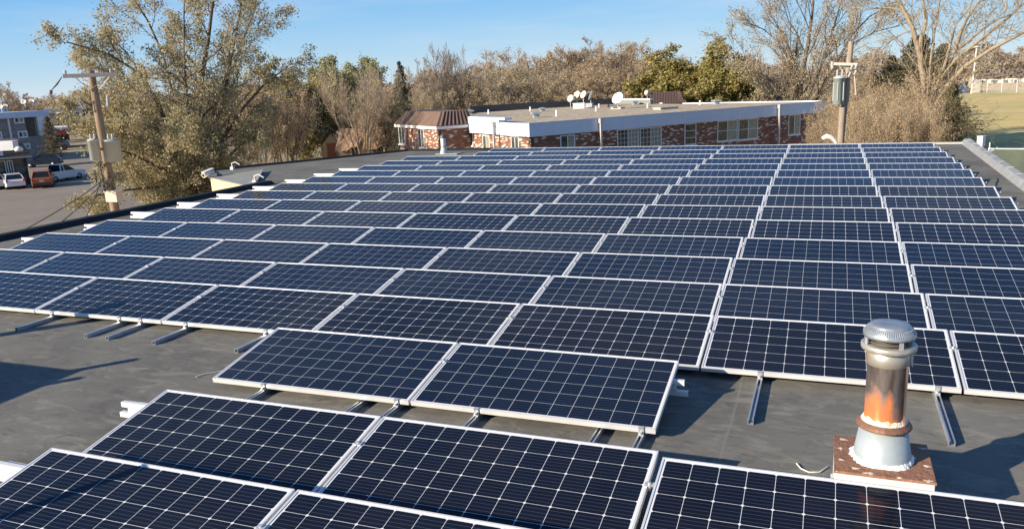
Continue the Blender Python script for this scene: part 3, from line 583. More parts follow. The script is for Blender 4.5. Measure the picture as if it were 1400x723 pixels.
# windows and doors, measured on the wall planes
for (x0, x1, y0, y1, kw) in ((765.6, 785.5, 185.5, 207, dict(cols=2, glassm='alt')), (843.5, 872.5, 177, 207, dict(cols=2, bars=5, glassm='alt')), (874.5, 904, 175.5, 207, dict(cols=2, bars=5, glassm='alt')), (935.7, 951.5, 170, 198, dict(cols=1, rows=3)), (980.7, 1008, 165, 192.5, dict(cols=2, rows=2, glassm='alt')), (1009.5, 1036, 163, 190.5, dict(cols=2, rows=2, glassm='alt')), (1078, 1094, 157.5, 184, dict(cols=2, glassm='alt'))):
    s0, zt = hit(x0, y0, C0, CF); s1, _ = hit(x1, y0, C0, CF); _, zb = hit((x0 + x1) / 2, y1, C0, CF); zt = min(zt, ZF - .02); window(nb, C0, CF, s0, s1, zb, zt, **kw)
for A, B, (x0, x1, y0, y1, kw) in ((C1, C0, (699, 709.5, 186, 206, dict(cols=2))), (C2, C1, (636.5, 646.5, 178, 199, dict(cols=2))), (C2, C1, (660, 669.5, 184.5, 212, dict(cols=2, glassm='alt'))), (KA, K, (545, 553, 173.5, 197, dict(cols=2))), (KA, K, (571.5, 579.5, 176, 202, dict(cols=2)))):
    s0, zt = hit(x0, y0, A, B); s1, _ = hit(x1, y0, A, B); _, zb = hit((x0 + x1) / 2, y1, A, B); window(nb, A, B, s0, s1, zb, zt, **kw)
for A, B, x, y in ((C0, CF, 816, 163), (C0, CF, 1060, 144), (C2, C1, 682, 167), (C2, C1, 634, 162)):
    s, z = hit(x, y, A, B); M = frame_at(A, B); b = MB(); b.box(s - .13, s + .13, -.62, -.36, z - .28, z + .05, M); b.box(s - .07, s + .07, -.56, -.42, ZG, z - .28, M)
    b.build('downspout', DSP, nb)

# roof furniture on the gravel roof: each a thing of its own
def on_roof(px, py, dz=0): p = U(px, py, ZT - .02); return Vector((p[0], p[1], ZT - .02 + dz))
PVC = mat('white_pvc', (.78, .76, .70), .5)
for i, ((x, y), h, lb) in enumerate(zip(((668, 156), (725, 152), (761, 159), (815, 152), (819, 147), (885.5, 147.5), (957, 143.5)), (.42, .42, .50, .40, .36, .40, .42),
    ('white vent pipe by the dark parapet, leftmost on the gravel roof', 'white vent pipe just left of the middle box vent', 'white vent pipe nearest the left part of the blue fascia', 'white vent pipe just below and left of the small brown box', 'white vent pipe right of the dish cluster crate', 'white vent pipe right of the pale parapet box vent', 'white vent pipe right of the brown far mansard'))):
    b = MB(); b.lathe([(.075, 0), (.075, h), (.055, h), (.055, h - .05), (0, h - .05)], k=12); b.lathe([(.15, 0), (.14, .015), (.08, .05)], k=12); o = b.build('vent_pipe', PVC); o.location = on_roof(x, y); tag(o, lb, 'vent pipe', 'white vent pipes on the gravel roof')
BOXV = mat('grey_box_vent', (.34, .40, .42), .5, .3)
for (x, y), s, lb in (((642, 157), 1.15, 'grey mushroom vent at the left end of the gravel roof'), ((742, 153), .95, 'small grey box vent behind the nearest one on the gravel roof'), ((733, 161), 1.15, 'grey box vent nearest the blue fascia, left part of the gravel roof'), ((868, 143.5), 1.0, 'grey box vent in front of the pale parapet'), ((979.5, 143), 1.1, 'grey box vent near the far white roof edge')):
    r = empty('box_vent', on_roof(x, y), .6, lb, 'roof vent', 'box vents on the gravel roof'); r.scale = (s, s, s)
    MB().box(-.20, .20, -.20, .20, 0, .26).build('vent_base', BOXV, r); b = MB(); b.prism([(-.34, -.34), (.34, -.34), (.34, .34), (-.34, .34)], .26, .36); b.add([(-.34, -.34, .361), (.34, -.34, .361), (.34, .34, .361), (-.34, .34, .361), (0, 0, .46)], [(0, 1, 4), (1, 2, 4), (2, 3, 4), (3, 0, 4)]); b.build('vent_hood', BOXV, r)
b = MB(); b.box(-.35, .35, -.25, .25, 0, .28); b.box(-.38, .38, -.28, .28, .28, .33); o = b.build('roof_box', mat('brown_box', (.16, .13, .12), .7)); o.location = on_roof(827, 147.5); tag(o, 'small brown box between the dish cluster and the large dish', 'box')
b = MB(); b.box(-1.0, 1.0, -.5, .5, 0, .12); b.box(-1.05, 1.05, -.55, .55, .12, .20); o = b.build('roof_hatch', mat('pale_hatch', (.40, .40, .39), .5)); o.location = on_roof(910, 149.5); o.rotation_euler.z = .91; tag(o, 'low grey roof hatch on the gravel near the blue fascia', 'hatch')
b = MB(); b.box(-.25, .25, -.2, .2, 0, .10); o = b.build('roof_block', PVC); o.location = on_roof(903, 142); tag(o, 'small white block below the brown far mansard', 'block')
DISHM = mat('pale_dish', (.60, .52, .46), .5); DISHG = mat('grey_back_dish', (.16, .22, .25), .5)
def dish(px, py, rad, az, el, label, m, base_h, foot=True, group=None, base_py=149):
    p = on_roof(px, base_py); r = empty('satellite_dish', p, az, label, 'satellite dish', group)
    M = Matrix.Translation((0, -.0, base_h)) @ Matrix.Rotation(-R(90 - el), 4, 'X')
    n_ = 24; prof = [(0, 0), (rad * .4, rad * .03), (rad * .75, rad * .11), (rad, rad * .2), (rad * 1.02, rad * .2), (rad * .99, rad * .17), (rad * .7, rad * .06), (0, -.02)]
    MB().lathe(prof, k=n_, M=M @ Matrix.Diagonal((.88, 1, 1, 1))).build('reflector', m, r)
    f_ = M @ Vector((0, 0, rad * 1.1)); lo = M @ Vector((0, -rad * .95, rad * .18)); b = MB(); b.tube([lo, f_], .02, 6); b.box(f_.x - .05, f_.x + .05, f_.y - .05, f_.y + .05, f_.z - .06, f_.z + .06); b.build('feed_arm', GALV, r)
    bk = M @ Vector((0, 0, 0)); b = MB(); b.tube([bk, (bk.x, bk.y * .5 - .0, base_h - .12), (0, .05, base_h - .25), (0, .05, 0)], .03, 8)
    b.build('mast', GALV, r)
    if foot: b = MB(); b.box(-.55, .55, -.5, .5, 0, .05); b.box(-.5, -.3, -.45, .45, .05, .16); b.box(.3, .5, -.45, .45, .05, .16); b.build('ballast_base', mat('pale_blocks', (.55, .53, .48), .8), r)
    return r
SAZ = 2.6
dish(780.5, 137, .40, R(165), 25, 'leftmost pale satellite dish of the four in the roof cluster', DISHM, .95, False, 'cluster of dishes on the gravel roof', 147.5)
dish(789.5, 131, .42, R(158), 25, 'second satellite dish from left in the roof cluster, raised on a pole', DISHM, 1.3, False, 'cluster of dishes on the gravel roof', 147)
dish(798.3, 131, .42, R(152), 25, 'third satellite dish from left in the roof cluster, pale and round', DISHM, 1.3, False, 'cluster of dishes on the gravel roof', 147)
dish(808.5, 132, .50, R(118), 22, 'dark-backed satellite dish at the right end of the roof cluster', DISHG, 1.2, False, 'cluster of dishes on the gravel roof', 147)
dish(845, 137, .62, R(165), 35, 'large white satellite dish alone on its ballast base', mat('white_dish', (.72, .76, .72), .45), .95, True, None, 149)
b = MB(); b.box(-.75, .4, -.35, .35, 0, .50); b.box(-.8, .45, -.4, .4, .5, .55); o = b.build('equipment_crate', WHITEP); o.location = on_roof(794, 148.5); o.rotation_euler.z = .2; tag(o, 'white equipment crate at the foot of the dish cluster', 'crate')
b = MB(); b.box(-.35, .35, -.3, .3, 0, .45); o = b.build('equipment_crate', mat('grey_crate', (.38, .40, .44), .6)); o.location = on_roof(806, 147.3); tag(o, 'small grey crate under the dark-backed satellite dish', 'crate')
b = MB(); q = on_roof(878, 137); b.lathe([(0, -.0), (.33, .02), (.35, .10), (0, .28)], k=16); o = b.build('satellite_dish', DISHM); o.location = (-19.9, 84.0, .55); o.rotation_euler = (R(75), 0, .4)
b2 = MB(); b2.tube([(-19.9, 84.05, .5), (-19.9, 84.05, ZG)], .04, 6); o2 = b2.build('mast', GALV); o2.parent = o; o2.matrix_parent_inverse = Matrix.LocRotScale(o.location, o.rotation_euler, None).inverted(); tag(o, 'tiny pale dish just peeking over the pale far parapet', 'satellite dish')

# a far brown-roofed wing behind
tp = U(914, 141, dist=91); fw_ = empty('tiled_roof_building', (tp[0], tp[1], 0), .2, 'low building whose brown tiled roof shows behind the gravel roof', 'building'); fw_.scale = (.50, .8, .93)
MB().box(-3.9, 3.6, -.0, 6, ZG, -.6).build('wall', BRICK, fw_)
b = MB(); b.add([(-4.2, -.5, -.62), (3.9, -.5, -.62), (2.2, 2.6, .58), (-3.9, 2.6, .58), (2.2, 3.6, .58), (-3.9, 3.6, .58), (3.9, 6.5, -.62), (-4.2, 6.5, -.62)], [(0, 1, 2, 3), (3, 2, 4, 5), (1, 6, 4, 2), (5, 4, 6, 7), (0, 3, 5, 7)]); rf = b.build('roof', MANS, fw_)
b = MB()
for i in range(22): x = -3.9 + i * .34; b.beam((x, -.45, -.57), (x if x < 2 else x - (x - 2) * .6, 2.55, .61), .15, .10)
b.build('roof_ribs', MATS['glazed_roof_tile'], rf)

# ------------------------------------------------------------------ utility poles
WOOD = mat('weathered_pole_wood', (.20, .135, .085), .9, noise=(3, (.30, .23, .17), .4, .65, (6, 6, .6)), bump=(20, .5))
WOODG = mat('grey_pole_wood', (.34, .28, .22), .9, noise=(3, (.24, .19, .15), .4, .65, (6, 6, .6)), bump=(20, .5))
ARM = mat('bleached_crossarm', (.52, .47, .42), .85)
CAN = mat('grey_transformer_paint', (.42, .46, .47), .4, noise=(2, (.36, .40, .41), .4, .7)); CANG = mat('green_grey_transformer', (.42, .47, .45), .4)
CER = mat('ceramic_insulator', (.38, .38, .37), .25)
def transformer(parent, base, r_, h, m, side):
    b = MB(); b.lathe([(0, 0), (r_, 0), (r_, h), (r_ * 1.06, h), (r_ * 1.06, h * 1.04), (r_ * .5, h * 1.10), (0, h * 1.12)], *base[:2], 22)
    b.v = [(v[0], v[1], v[2] + base[2]) for v in b.v]
    for q in range(6 if m is CANG else 0): a = q * 1.05 + .3; b.box(base[0] + r_ * math.cos(a) - .015, base[0] + r_ * math.cos(a) + .015, base[1] + r_ * math.sin(a) - .03, base[1] + r_ * math.sin(a) + .03, base[2] + h * .15, base[2] + h * .85)
    t_ = b.build('transformer', m, parent)
    for dx in (-.09, .1):
        c = MB(); c.lathe([(.035, base[2] + h * 1.08), (.05, base[2] + h * 1.12), (.03, base[2] + h * 1.16), (.05, base[2] + h * 1.2), (.03, base[2] + h * 1.24), (.045, base[2] + h * 1.28), (.0, base[2] + h * 1.36)], base[0] + dx, base[1], 10); c.build('bushing', CER, t_)
    return t_
# left pole
DPL = 33.0; T_ = Vector(U(124, 97, dist=DPL)); Bm = Vector(U(157, 285, dist=DPL)); ax = (Bm - T_).normalized(); Bt = T_ + ax * ((T_.z - ZG) / -ax.z)
pl = empty('utility_pole', Bt, 0, 'leaning wooden utility pole with two grey transformers at the left', 'utility pole')
def rel(p): return Vector(p) - Bt
rt = Vector((*CR[:2], 0)).normalized()
MB().tube([Vector((0, 0, 0)), rel(T_)], [.19, .125], 12).build('pole_shaft', WOOD, pl)
def onp(y): return rel(U(124 + (y - 97) * 33 / 188, y, dist=DPL))
b = MB(); a1, a2 = rel(U(86, 104.5, dist=DPL - .2)), rel(U(160, 101.5, dist=DPL - .2)); b.beam(a1, a2, .11, .13); a3, a4 = rel(U(98, 104.5, dist=DPL + .45)), rel(U(158, 101.8, dist=DPL + .45)); b.beam(a3, a4, .11, .13)
ca = b.build('crossarm', ARM, pl)
b = MB(); c_ = onp(124); b.beam(c_ - Vector((0, .18, 0)), rel(U(103, 106, dist=DPL - .25)), .05, .02); b.beam(c_ - Vector((0, .18, 0)), rel(U(144, 105, dist=DPL - .25)), .05, .02); b.beam(c_ + Vector((0, .2, 0)), rel(U(110, 106, dist=DPL + .4)), .05, .02); b.beam(c_ + Vector((0, .2, 0)), rel(U(150, 105, dist=DPL + .4)), .05, .02); b.build('arm_brace', ARM, pl)
for x, y in ((90, 104), (152, 101.5), (158, 101)):
    p = rel(U(x, y, dist=DPL - .2)); b = MB(); b.lathe([(.03, .06), (.055, .09), (.03, .12), (.055, .15), (.03, .18), (0, .2)], k=10); b.v = [(v[0] + p.x, v[1] + p.y, v[2] + p.z) for v in b.v]; b.build('insulator', CER, pl)
b = MB(); e1 = rel(U(85, 105, dist=DPL)); e2 = rel(U(70, 124, dist=DPL)); b.tube([e1, e1.lerp(e2, .5) + Vector((0, 0, -.03)), e2], [.012, .03, .012], 6); b.tube([e2, e2 + Vector((-.05, 0, -.12))], .05, 8); b.build('guy_insulator', mat('dark_insulator', (.08, .07, .06), .4), pl)
b = MB(); q1 = onp(139); b.beam(rel(U(122, 139.5, dist=DPL)), rel(U(147, 139, dist=DPL)), .06, .06); b.tube([rel(U(147, 131, dist=DPL - .1)), rel(U(148, 146, dist=DPL - .1))], .06, 8); b.build('cutout', CER, pl)
b = MB(); f1, f2, f3, f4 = [rel(U(x, y, dist=DPL - .1)) for x, y in ((105, 135), (114, 149), (109, 133.5), (118, 147.5))]; b.tube([f1, f2], .02, 6); b.tube([f3, f4], .02, 6); b.tube([f1, f3], .03, 6); b.tube([f2, f4], .03, 6); b.build('fuse_cutout', CER, pl)
t1 = rel(U(131.5, 219, dist=DPL - .35)); t2 = rel(U(156, 221, dist=DPL - .25))
transformer(pl, t1, .19, .70, CAN, -1); transformer(pl, t2, .30, .74, CAN, 1)
b = MB(); b.beam(onp(205), t1 + Vector((0, 0, .45)), .06, .08); b.beam(onp(205), t2 + Vector((0, 0, .45)), .06, .08); b.build('transformer_bracket', GALV, pl)
b = MB(); mb_ = rel(U(156, 268, dist=DPL - .3)); b.box(mb_.x - .27, mb_.x + .27, mb_.y - .15, mb_.y + .15, mb_.z - .2, mb_.z + .16); b.box(mb_.x - .3, mb_.x + .3, mb_.y - .18, mb_.y + .18, mb_.z + .163, mb_.z + .20); b.build('junction_box', mat('beige_box', (.50, .45, .38), .6), pl)
b = MB(); rr = random.Random(5); pc_ = onp(238)
for i in range(16):
    a = pc_ + Vector((rr.uniform(-.3, .15), rr.uniform(-.35, -.1), rr.uniform(-.5, .45))); q = [a + Vector((rr.uniform(-.25, .25), rr.uniform(-.1, .1), rr.uniform(-.25, .25))) for _ in range(4)]; b.tube([a] + q, .014, 4)
b.tube([onp(175) + Vector((-.1, -.16, 0)), onp(235) + Vector((-.12, -.2, 0)), onp(268) + Vector((-.05, -.2, 0))], .02, 5); b.build('cable_tangle', DARKC, pl)
WIRE = mat('overhead_cable', (.05, .045, .04), .6)
for (x0, y0), (x1, y1), (x2, y2), d2, lb in (((136, 250), (88, 279), (-30, 345), 24, 'upper sagging cable from the left pole over the parking lot'), ((137, 254), (95, 288), (20, 350), 24, 'lower sagging cable from the left pole over the parking lot'), ((138, 248), (125, 276), (98, 330), 25, 'steep guy cable dropping left of the left pole')):
    A, B = Vector(U(x0, y0, dist=DPL)), Vector(U(x2, y2, dist=d2)); mid = A.lerp(B, .5); mid.z -= .25
    pts = [A * (1 - t) ** 2 + mid * 2 * t * (1 - t) + B * t * t for t in [i / 14 for i in range(15)]]; b = MB(); b.tube(pts, .016, 5); tag(b.build('overhead_cable', WIRE), lb, 'cable', 'cables hanging from the left pole')
A, B = Vector(U(147, 128, dist=DPL)), Vector(U(430, 118, dist=70)); b = MB(); b.tube([A.lerp(B, t) - Vector((0, 0, 1.2 * t * (1 - t) * 2)) for t in [i / 16 for i in range(17)]], .012, 5); tag(b.build('overhead_cable', mat('bright_wire', (.4, .4, .4), .4, .5)), 'thin bright wire running right from the left pole through the big tree', 'cable')
# right pole
DR = 37.0; T2 = Vector(U(1164, 57, dist=DR)); B2_ = Vector(U(1149, 195, dist=DR)); ax = (B2_ - T2).normalized(); Bt = T2 + ax * ((T2.z - ZG) / -ax.z)
pr_ = empty('utility_pole', Bt, 0, 'grey wooden utility pole with tall green-grey transformer beyond the back row', 'utility pole')
MB().tube([Vector((0, 0, 0)), rel(T2)], [.18, .11], 12).build('pole_shaft', WOODG, pr_)
b = MB(); s1 = rel(U(1147, 215, dist=DR - .35)); s2 = rel(U(1152, 147, dist=DR - .33)); s0_ = s1 + (s1 - s2); s0_.z = 0; b.tube([s0_, s2], [.15, .13], 10); b.build('stub_pole', WOODG, pr_)
b = MB(); b.beam(rel(U(1139, 87.5, dist=DR - .2)), rel(U(1173, 88.5, dist=DR - .2)), .09, .11); b.build('crossarm', ARM, pr_)
b = MB(); b.tube([rel(U(1138, 84, dist=DR - .2)), rel(U(1138, 94, dist=DR - .2))], .07, 8); b.build('insulator', CER, pr_)
b = MB()
for x, y in ((1166, 89), (1172, 88), (1171, 96), (1163, 99)): b.tube([rel(U(x, y, dist=DR - .25)), rel(U(x - 3, y + 7, dist=DR - .35))], .05, 7)
b.build('fuse_cutout', CER, pr_)
b = MB(); b.beam(rel(U(1148, 91, dist=DR - .2)), rel(U(1156, 104, dist=DR - .1)), .04, .02); b.beam(rel(U(1168, 104, dist=DR - .2)), rel(U(1170, 130, dist=DR - .2)), .035, .035); b.build('arm_brace', ARM, pr_)
t3 = rel(U(1146, 143, dist=DR - .4)); transformer(pr_, t3, .23, 1.05, CANG, 1); t4 = rel(U(1154, 140, dist=DR + .35)); transformer(pr_, t4, .2, 1.0, CANG, 1)
b = MB(); b.beam(rel(U(1156, 120, dist=DR)), t3 + Vector((0, 0, .6)), .05, .1); b.beam(rel(U(1156, 125, dist=DR)), t4 + Vector((0, 0, .6)), .05, .1); b.build('transformer_bracket', GALV, pr_)
# curved white hood pipe beside it
b = MB(); base_p = Vector(U(1144, 200, dist=34)); P = [Vector(U(x, y, dist=34)) for x, y in ((1124, 190), (1130, 187), (1136, 188), (1141, 192), (1145, 199))]; P.append(P[-1] + Vector((.1, 0, -1.5))); P.append(Vector((P[-1].x, P[-1].y, ZG)))
b.tube(P, [.08, .12, .10, .08, .07, .07, .07], 12); tag(b.build('exhaust_pipe', mat('chalky_white_pipe', (.55, .54, .50), .6)), 'white curved pipe beside the foot of the right pole', 'pipe')

# ------------------------------------------------------------------ left: store, flats, cars
def P2(px, py, z): p = U(px, py, z); return np.array([p[0], p[1]])
sB = P2(42, 252, ZG); vv = sB - CAM[:2]; vv = vv / np.linalg.norm(vv); a0 = .06; vv = np.array([vv[0] * math.cos(a0) - vv[1] * math.sin(a0), vv[0] * math.sin(a0) + vv[1] * math.cos(a0)]); sA = sB - np.array([vv[1], -vv[0]]) * 12; sd = (sB - sA) / np.linalg.norm(sB - sA); sn = np.array([-sd[1], sd[0]])
STONE = mat('tan_stone_wall', (.20, .165, .125), .9, noise=(2.4, (.10, .085, .07), .42, .58), bump=(7, .8))
stf = empty('store_building', (0, 0, 0), 0, 'one storey store with dark shingled mansard roof and stone end wall at far left', 'building')
SL = float(np.linalg.norm(sB - sA))
wallquad('front_wall', STONE, sA, sB, ZG, ZG + 3.0, stf); wallquad('end_wall', STONE, sB, sB + sn * 9, ZG, ZG + 3.6, stf)
DSH = mat('dark_shingle', (.045, .042, .040), .85, noise=(3, (.085, .08, .075), .45, .65, (1, 1, 4)), bump=(12, .6))
Ms = frame_at(sA, sB); b = MB()
v = [(-.5, -.9, ZG + 3.15), (SL + .5, -.9, ZG + 3.15), (SL - .2, .5, ZG + 4.75), (-.5, .5, ZG + 4.75), (SL - .2, 8.4, ZG + 4.75), (-.5, 8.4, ZG + 4.75), (SL + .5, 9.3, ZG + 3.15)]
b.add([Ms @ Vector(q) for q in v], [(0, 1, 2, 3), (1, 6, 4, 2), (3, 2, 4, 5)]); b.build('mansard_roof', DSH, stf)
b = MB()
for rw in range(5):
    z0 = ZG + 3.2 + rw * .3; y0 = -.9 + rw * .262; 
    b.box(-.5, SL + .45 - rw * .13, y0 - .03, y0 + .02, z0, z0 + .035, Ms)
b.build('shingle_courses', mat('shingle_edge', (.10, .095, .09), .9), stf)
b = MB(); b.box(-.5, SL + .52, -.93, -.3, ZG + 2.95, ZG + 3.14, Ms); b.build('eave_trim', mat('tan_trim', (.45, .40, .32), .7), stf)
s0, _ = hit(-40, 240, sA, sB)
for (x0, x1, y0, y1) in ((-22, 8.5, 229, 262), (10.5, 18.5, 229, 258)):
    a_, zt = hit(x0, y0, sA, sB); c_, _ = hit(x1, y0, sA, sB); window(stf, sA, sB, a_, c_, ZG + .15, ZG + 2.75, cols=2, sill=False)
a_, zt = hit(-14, 211, sA, sB); c_, zb = hit(6, 223, sA, sB); b = MB(); b.box(a_, c_, -.95, -.75, ZG + 3.35, ZG + 4.6, Ms); sg = b.build('sign_board', mat('pale_lilac_sign', (.60, .58, .74), .5), stf)
b = MB(); b.box(c_ - .55, c_ - .25, -.957, -.952, ZG + 3.6, ZG + 4.3, Ms); b.box(c_ - 1.1, c_ - .75, -.957, -.952, ZG + 3.6, ZG + 4.3, Ms); b.build('sign_marks', mat('lilac_mark', (.30, .26, .50), .5), sg)
b = MB(); p = P2(9, 205, ZG + 4.8); b.box(-.8, .8, -.5, .5, 0, .8); o = b.build('rooftop_air_unit', WHITEP); o.location = (p[0], p[1], ZG + 4.76); o.rotation_euler.z = .5; tag(o, 'white air unit on the dark store roof', 'air unit')
b = MB(); p = P2(26, 206, ZG + 4.8); b.lathe([(0, 0), (.3, .0), (.33, .2), (.2, .35), (0, .4)], k=14); o = b.build('roof_turbine', WHITEP); o.location = (p[0], p[1], ZG + 4.76); tag(o, 'round white vent on the dark store roof', 'roof vent')
# flats
ZA = .95
aA = P2(-70, 150.5, ZA); aB = P2(59, 153, ZA)
# keep the front at one distance
aB = np.array(U(59, 152, dist=150))[:2]; aA = np.array(U(-75, 152, dist=141))[:2]; ad = (aB - aA) / np.linalg.norm(aB - aA); an = np.array([-ad[1], ad[0]]); AL = float(np.linalg.norm(aB - aA)); ZB = -8.0
fl = empty('apartment_building', (0, 0, 0), 0, 'three storey grey brick apartment block with white roof band in shade at far left', 'building')
GBR = mat('grey_brown_brick', (.24, .20, .18), .9, noise=(1.2, (.33, .29, .26), .4, .6, (1, 1, 3)))
wallquad('wall', GBR, aA, aB, ZB, ZA - .6, fl); wallquad('side_wall', GBR, aB, aB + an * 14, ZB, ZA - .6, fl)
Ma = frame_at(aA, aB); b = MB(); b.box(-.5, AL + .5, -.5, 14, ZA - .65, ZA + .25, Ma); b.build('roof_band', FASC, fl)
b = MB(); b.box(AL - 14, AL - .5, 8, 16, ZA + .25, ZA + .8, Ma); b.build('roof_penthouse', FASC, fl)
b = MB(); b.box(AL - 1.6, AL + .2, -.45, -.1, ZA - 3.6, ZA - .6, Ma); b.build('stair_screen', WHITEP, fl)
b = MB(); b.box(AL - 3.4, AL - 1.9, -.03, .0, ZA - 3.6, ZA - .7, Ma); b.build('stair_glass', GLASS, fl)
for (x0, x1, y0, y1) in ((18, 32, 160.5, 169.5), (23.5, 37, 179.5, 189.5), (27, 41, 197, 205), (-14, 2, 181, 191), (-20, -6, 162, 171), (-42, -26, 162, 171), (-38, -22, 182, 192)):
    s0, zt = hit(x0, y0, aA, aB); s1, _ = hit(x1, y0, aA, aB); _, zb = hit(x0, y1, aA, aB); window(fl, aA, aB, s0, s1, zb, zt, cols=2, fw=.22, sill=False, glassm='alt')
s, z = hit(12, 175, aA, aB); b = MB(); b.box(s - .12, s + .12, -.25, -.05, ZB, ZA - .6, Ma); b.build('downspout', WHITEP, fl)
for x, lb in ((1, 'leftmost pale dish on the apartment roof'), (8, 'second pale dish on the apartment roof'), (34, 'third pale dish on the apartment roof'), (45, 'fourth pale dish on the apartment roof'), (49, 'rightmost pale dish on the apartment roof')):
    p = U(x, 146, dist=152); o = MB().lathe([(0, 0), (.3, .05), (.42, .14), (.3, .07), (0, .03)], k=14).build('satellite_dish', DISHM); o.location = (p[0], p[1], ZA + (1.7 if x > 30 else 1.1)); o.rotation_euler = (R(70), 0, .5)
    b = MB(); b.tube([(p[0], p[1] + .1, ZA + (1.6 if x > 30 else 1.0)), (p[0], p[1] + .1, ZA + (.95 if x > 30 else .2))], .06, 6); q = b.build('mast', GALV); q.parent = o; q.matrix_parent_inverse = Matrix.LocRotScale(o.location, o.rotation_euler, None).inverted()
    tag(o, lb, 'satellite dish', 'dishes on the apartment roof')
# long pale warehouse roofs behind
for x0, x1, y, d_, zt, lb, m_ in ((62, 112, 146, 240, .6, 'long low pale flat-roofed building beyond the apartments', mat('pale_wall', (.62, .58, .52), .8)), (76, 90, 172, 175, -2.6, 'small red-fronted building seen right of the dark tree', mat('faded_red_wall', (.45, .09, .08), .8))):
    A, B = np.array(U(x0, y, dist=d_)), np.array(U(x1, y, dist=d_)); c_ = (A + B) / 2; ln = float(np.linalg.norm((B - A)[:2])); r = empty('distant_building', (c_[0], c_[1], 0), math.atan2(B[1] - A[1], B[0] - A[0]), lb, 'building')
    MB().box(-ln / 2, ln / 2, 0, 10, ZG, zt).build('wall', m_, r); MB().box(-ln / 2 - .3, ln / 2 + .3, -.3, 10.3, zt, zt + .35).build('roof', WHITEP, r); b = MB()
    for q in range(4): x = -ln / 2 + ln * (q + .6) / 4.4; b.box(x - .6, x + .6, -.03, 0, zt - 2.2, zt - 1.1)
    b.build('windows', GLASS, r)

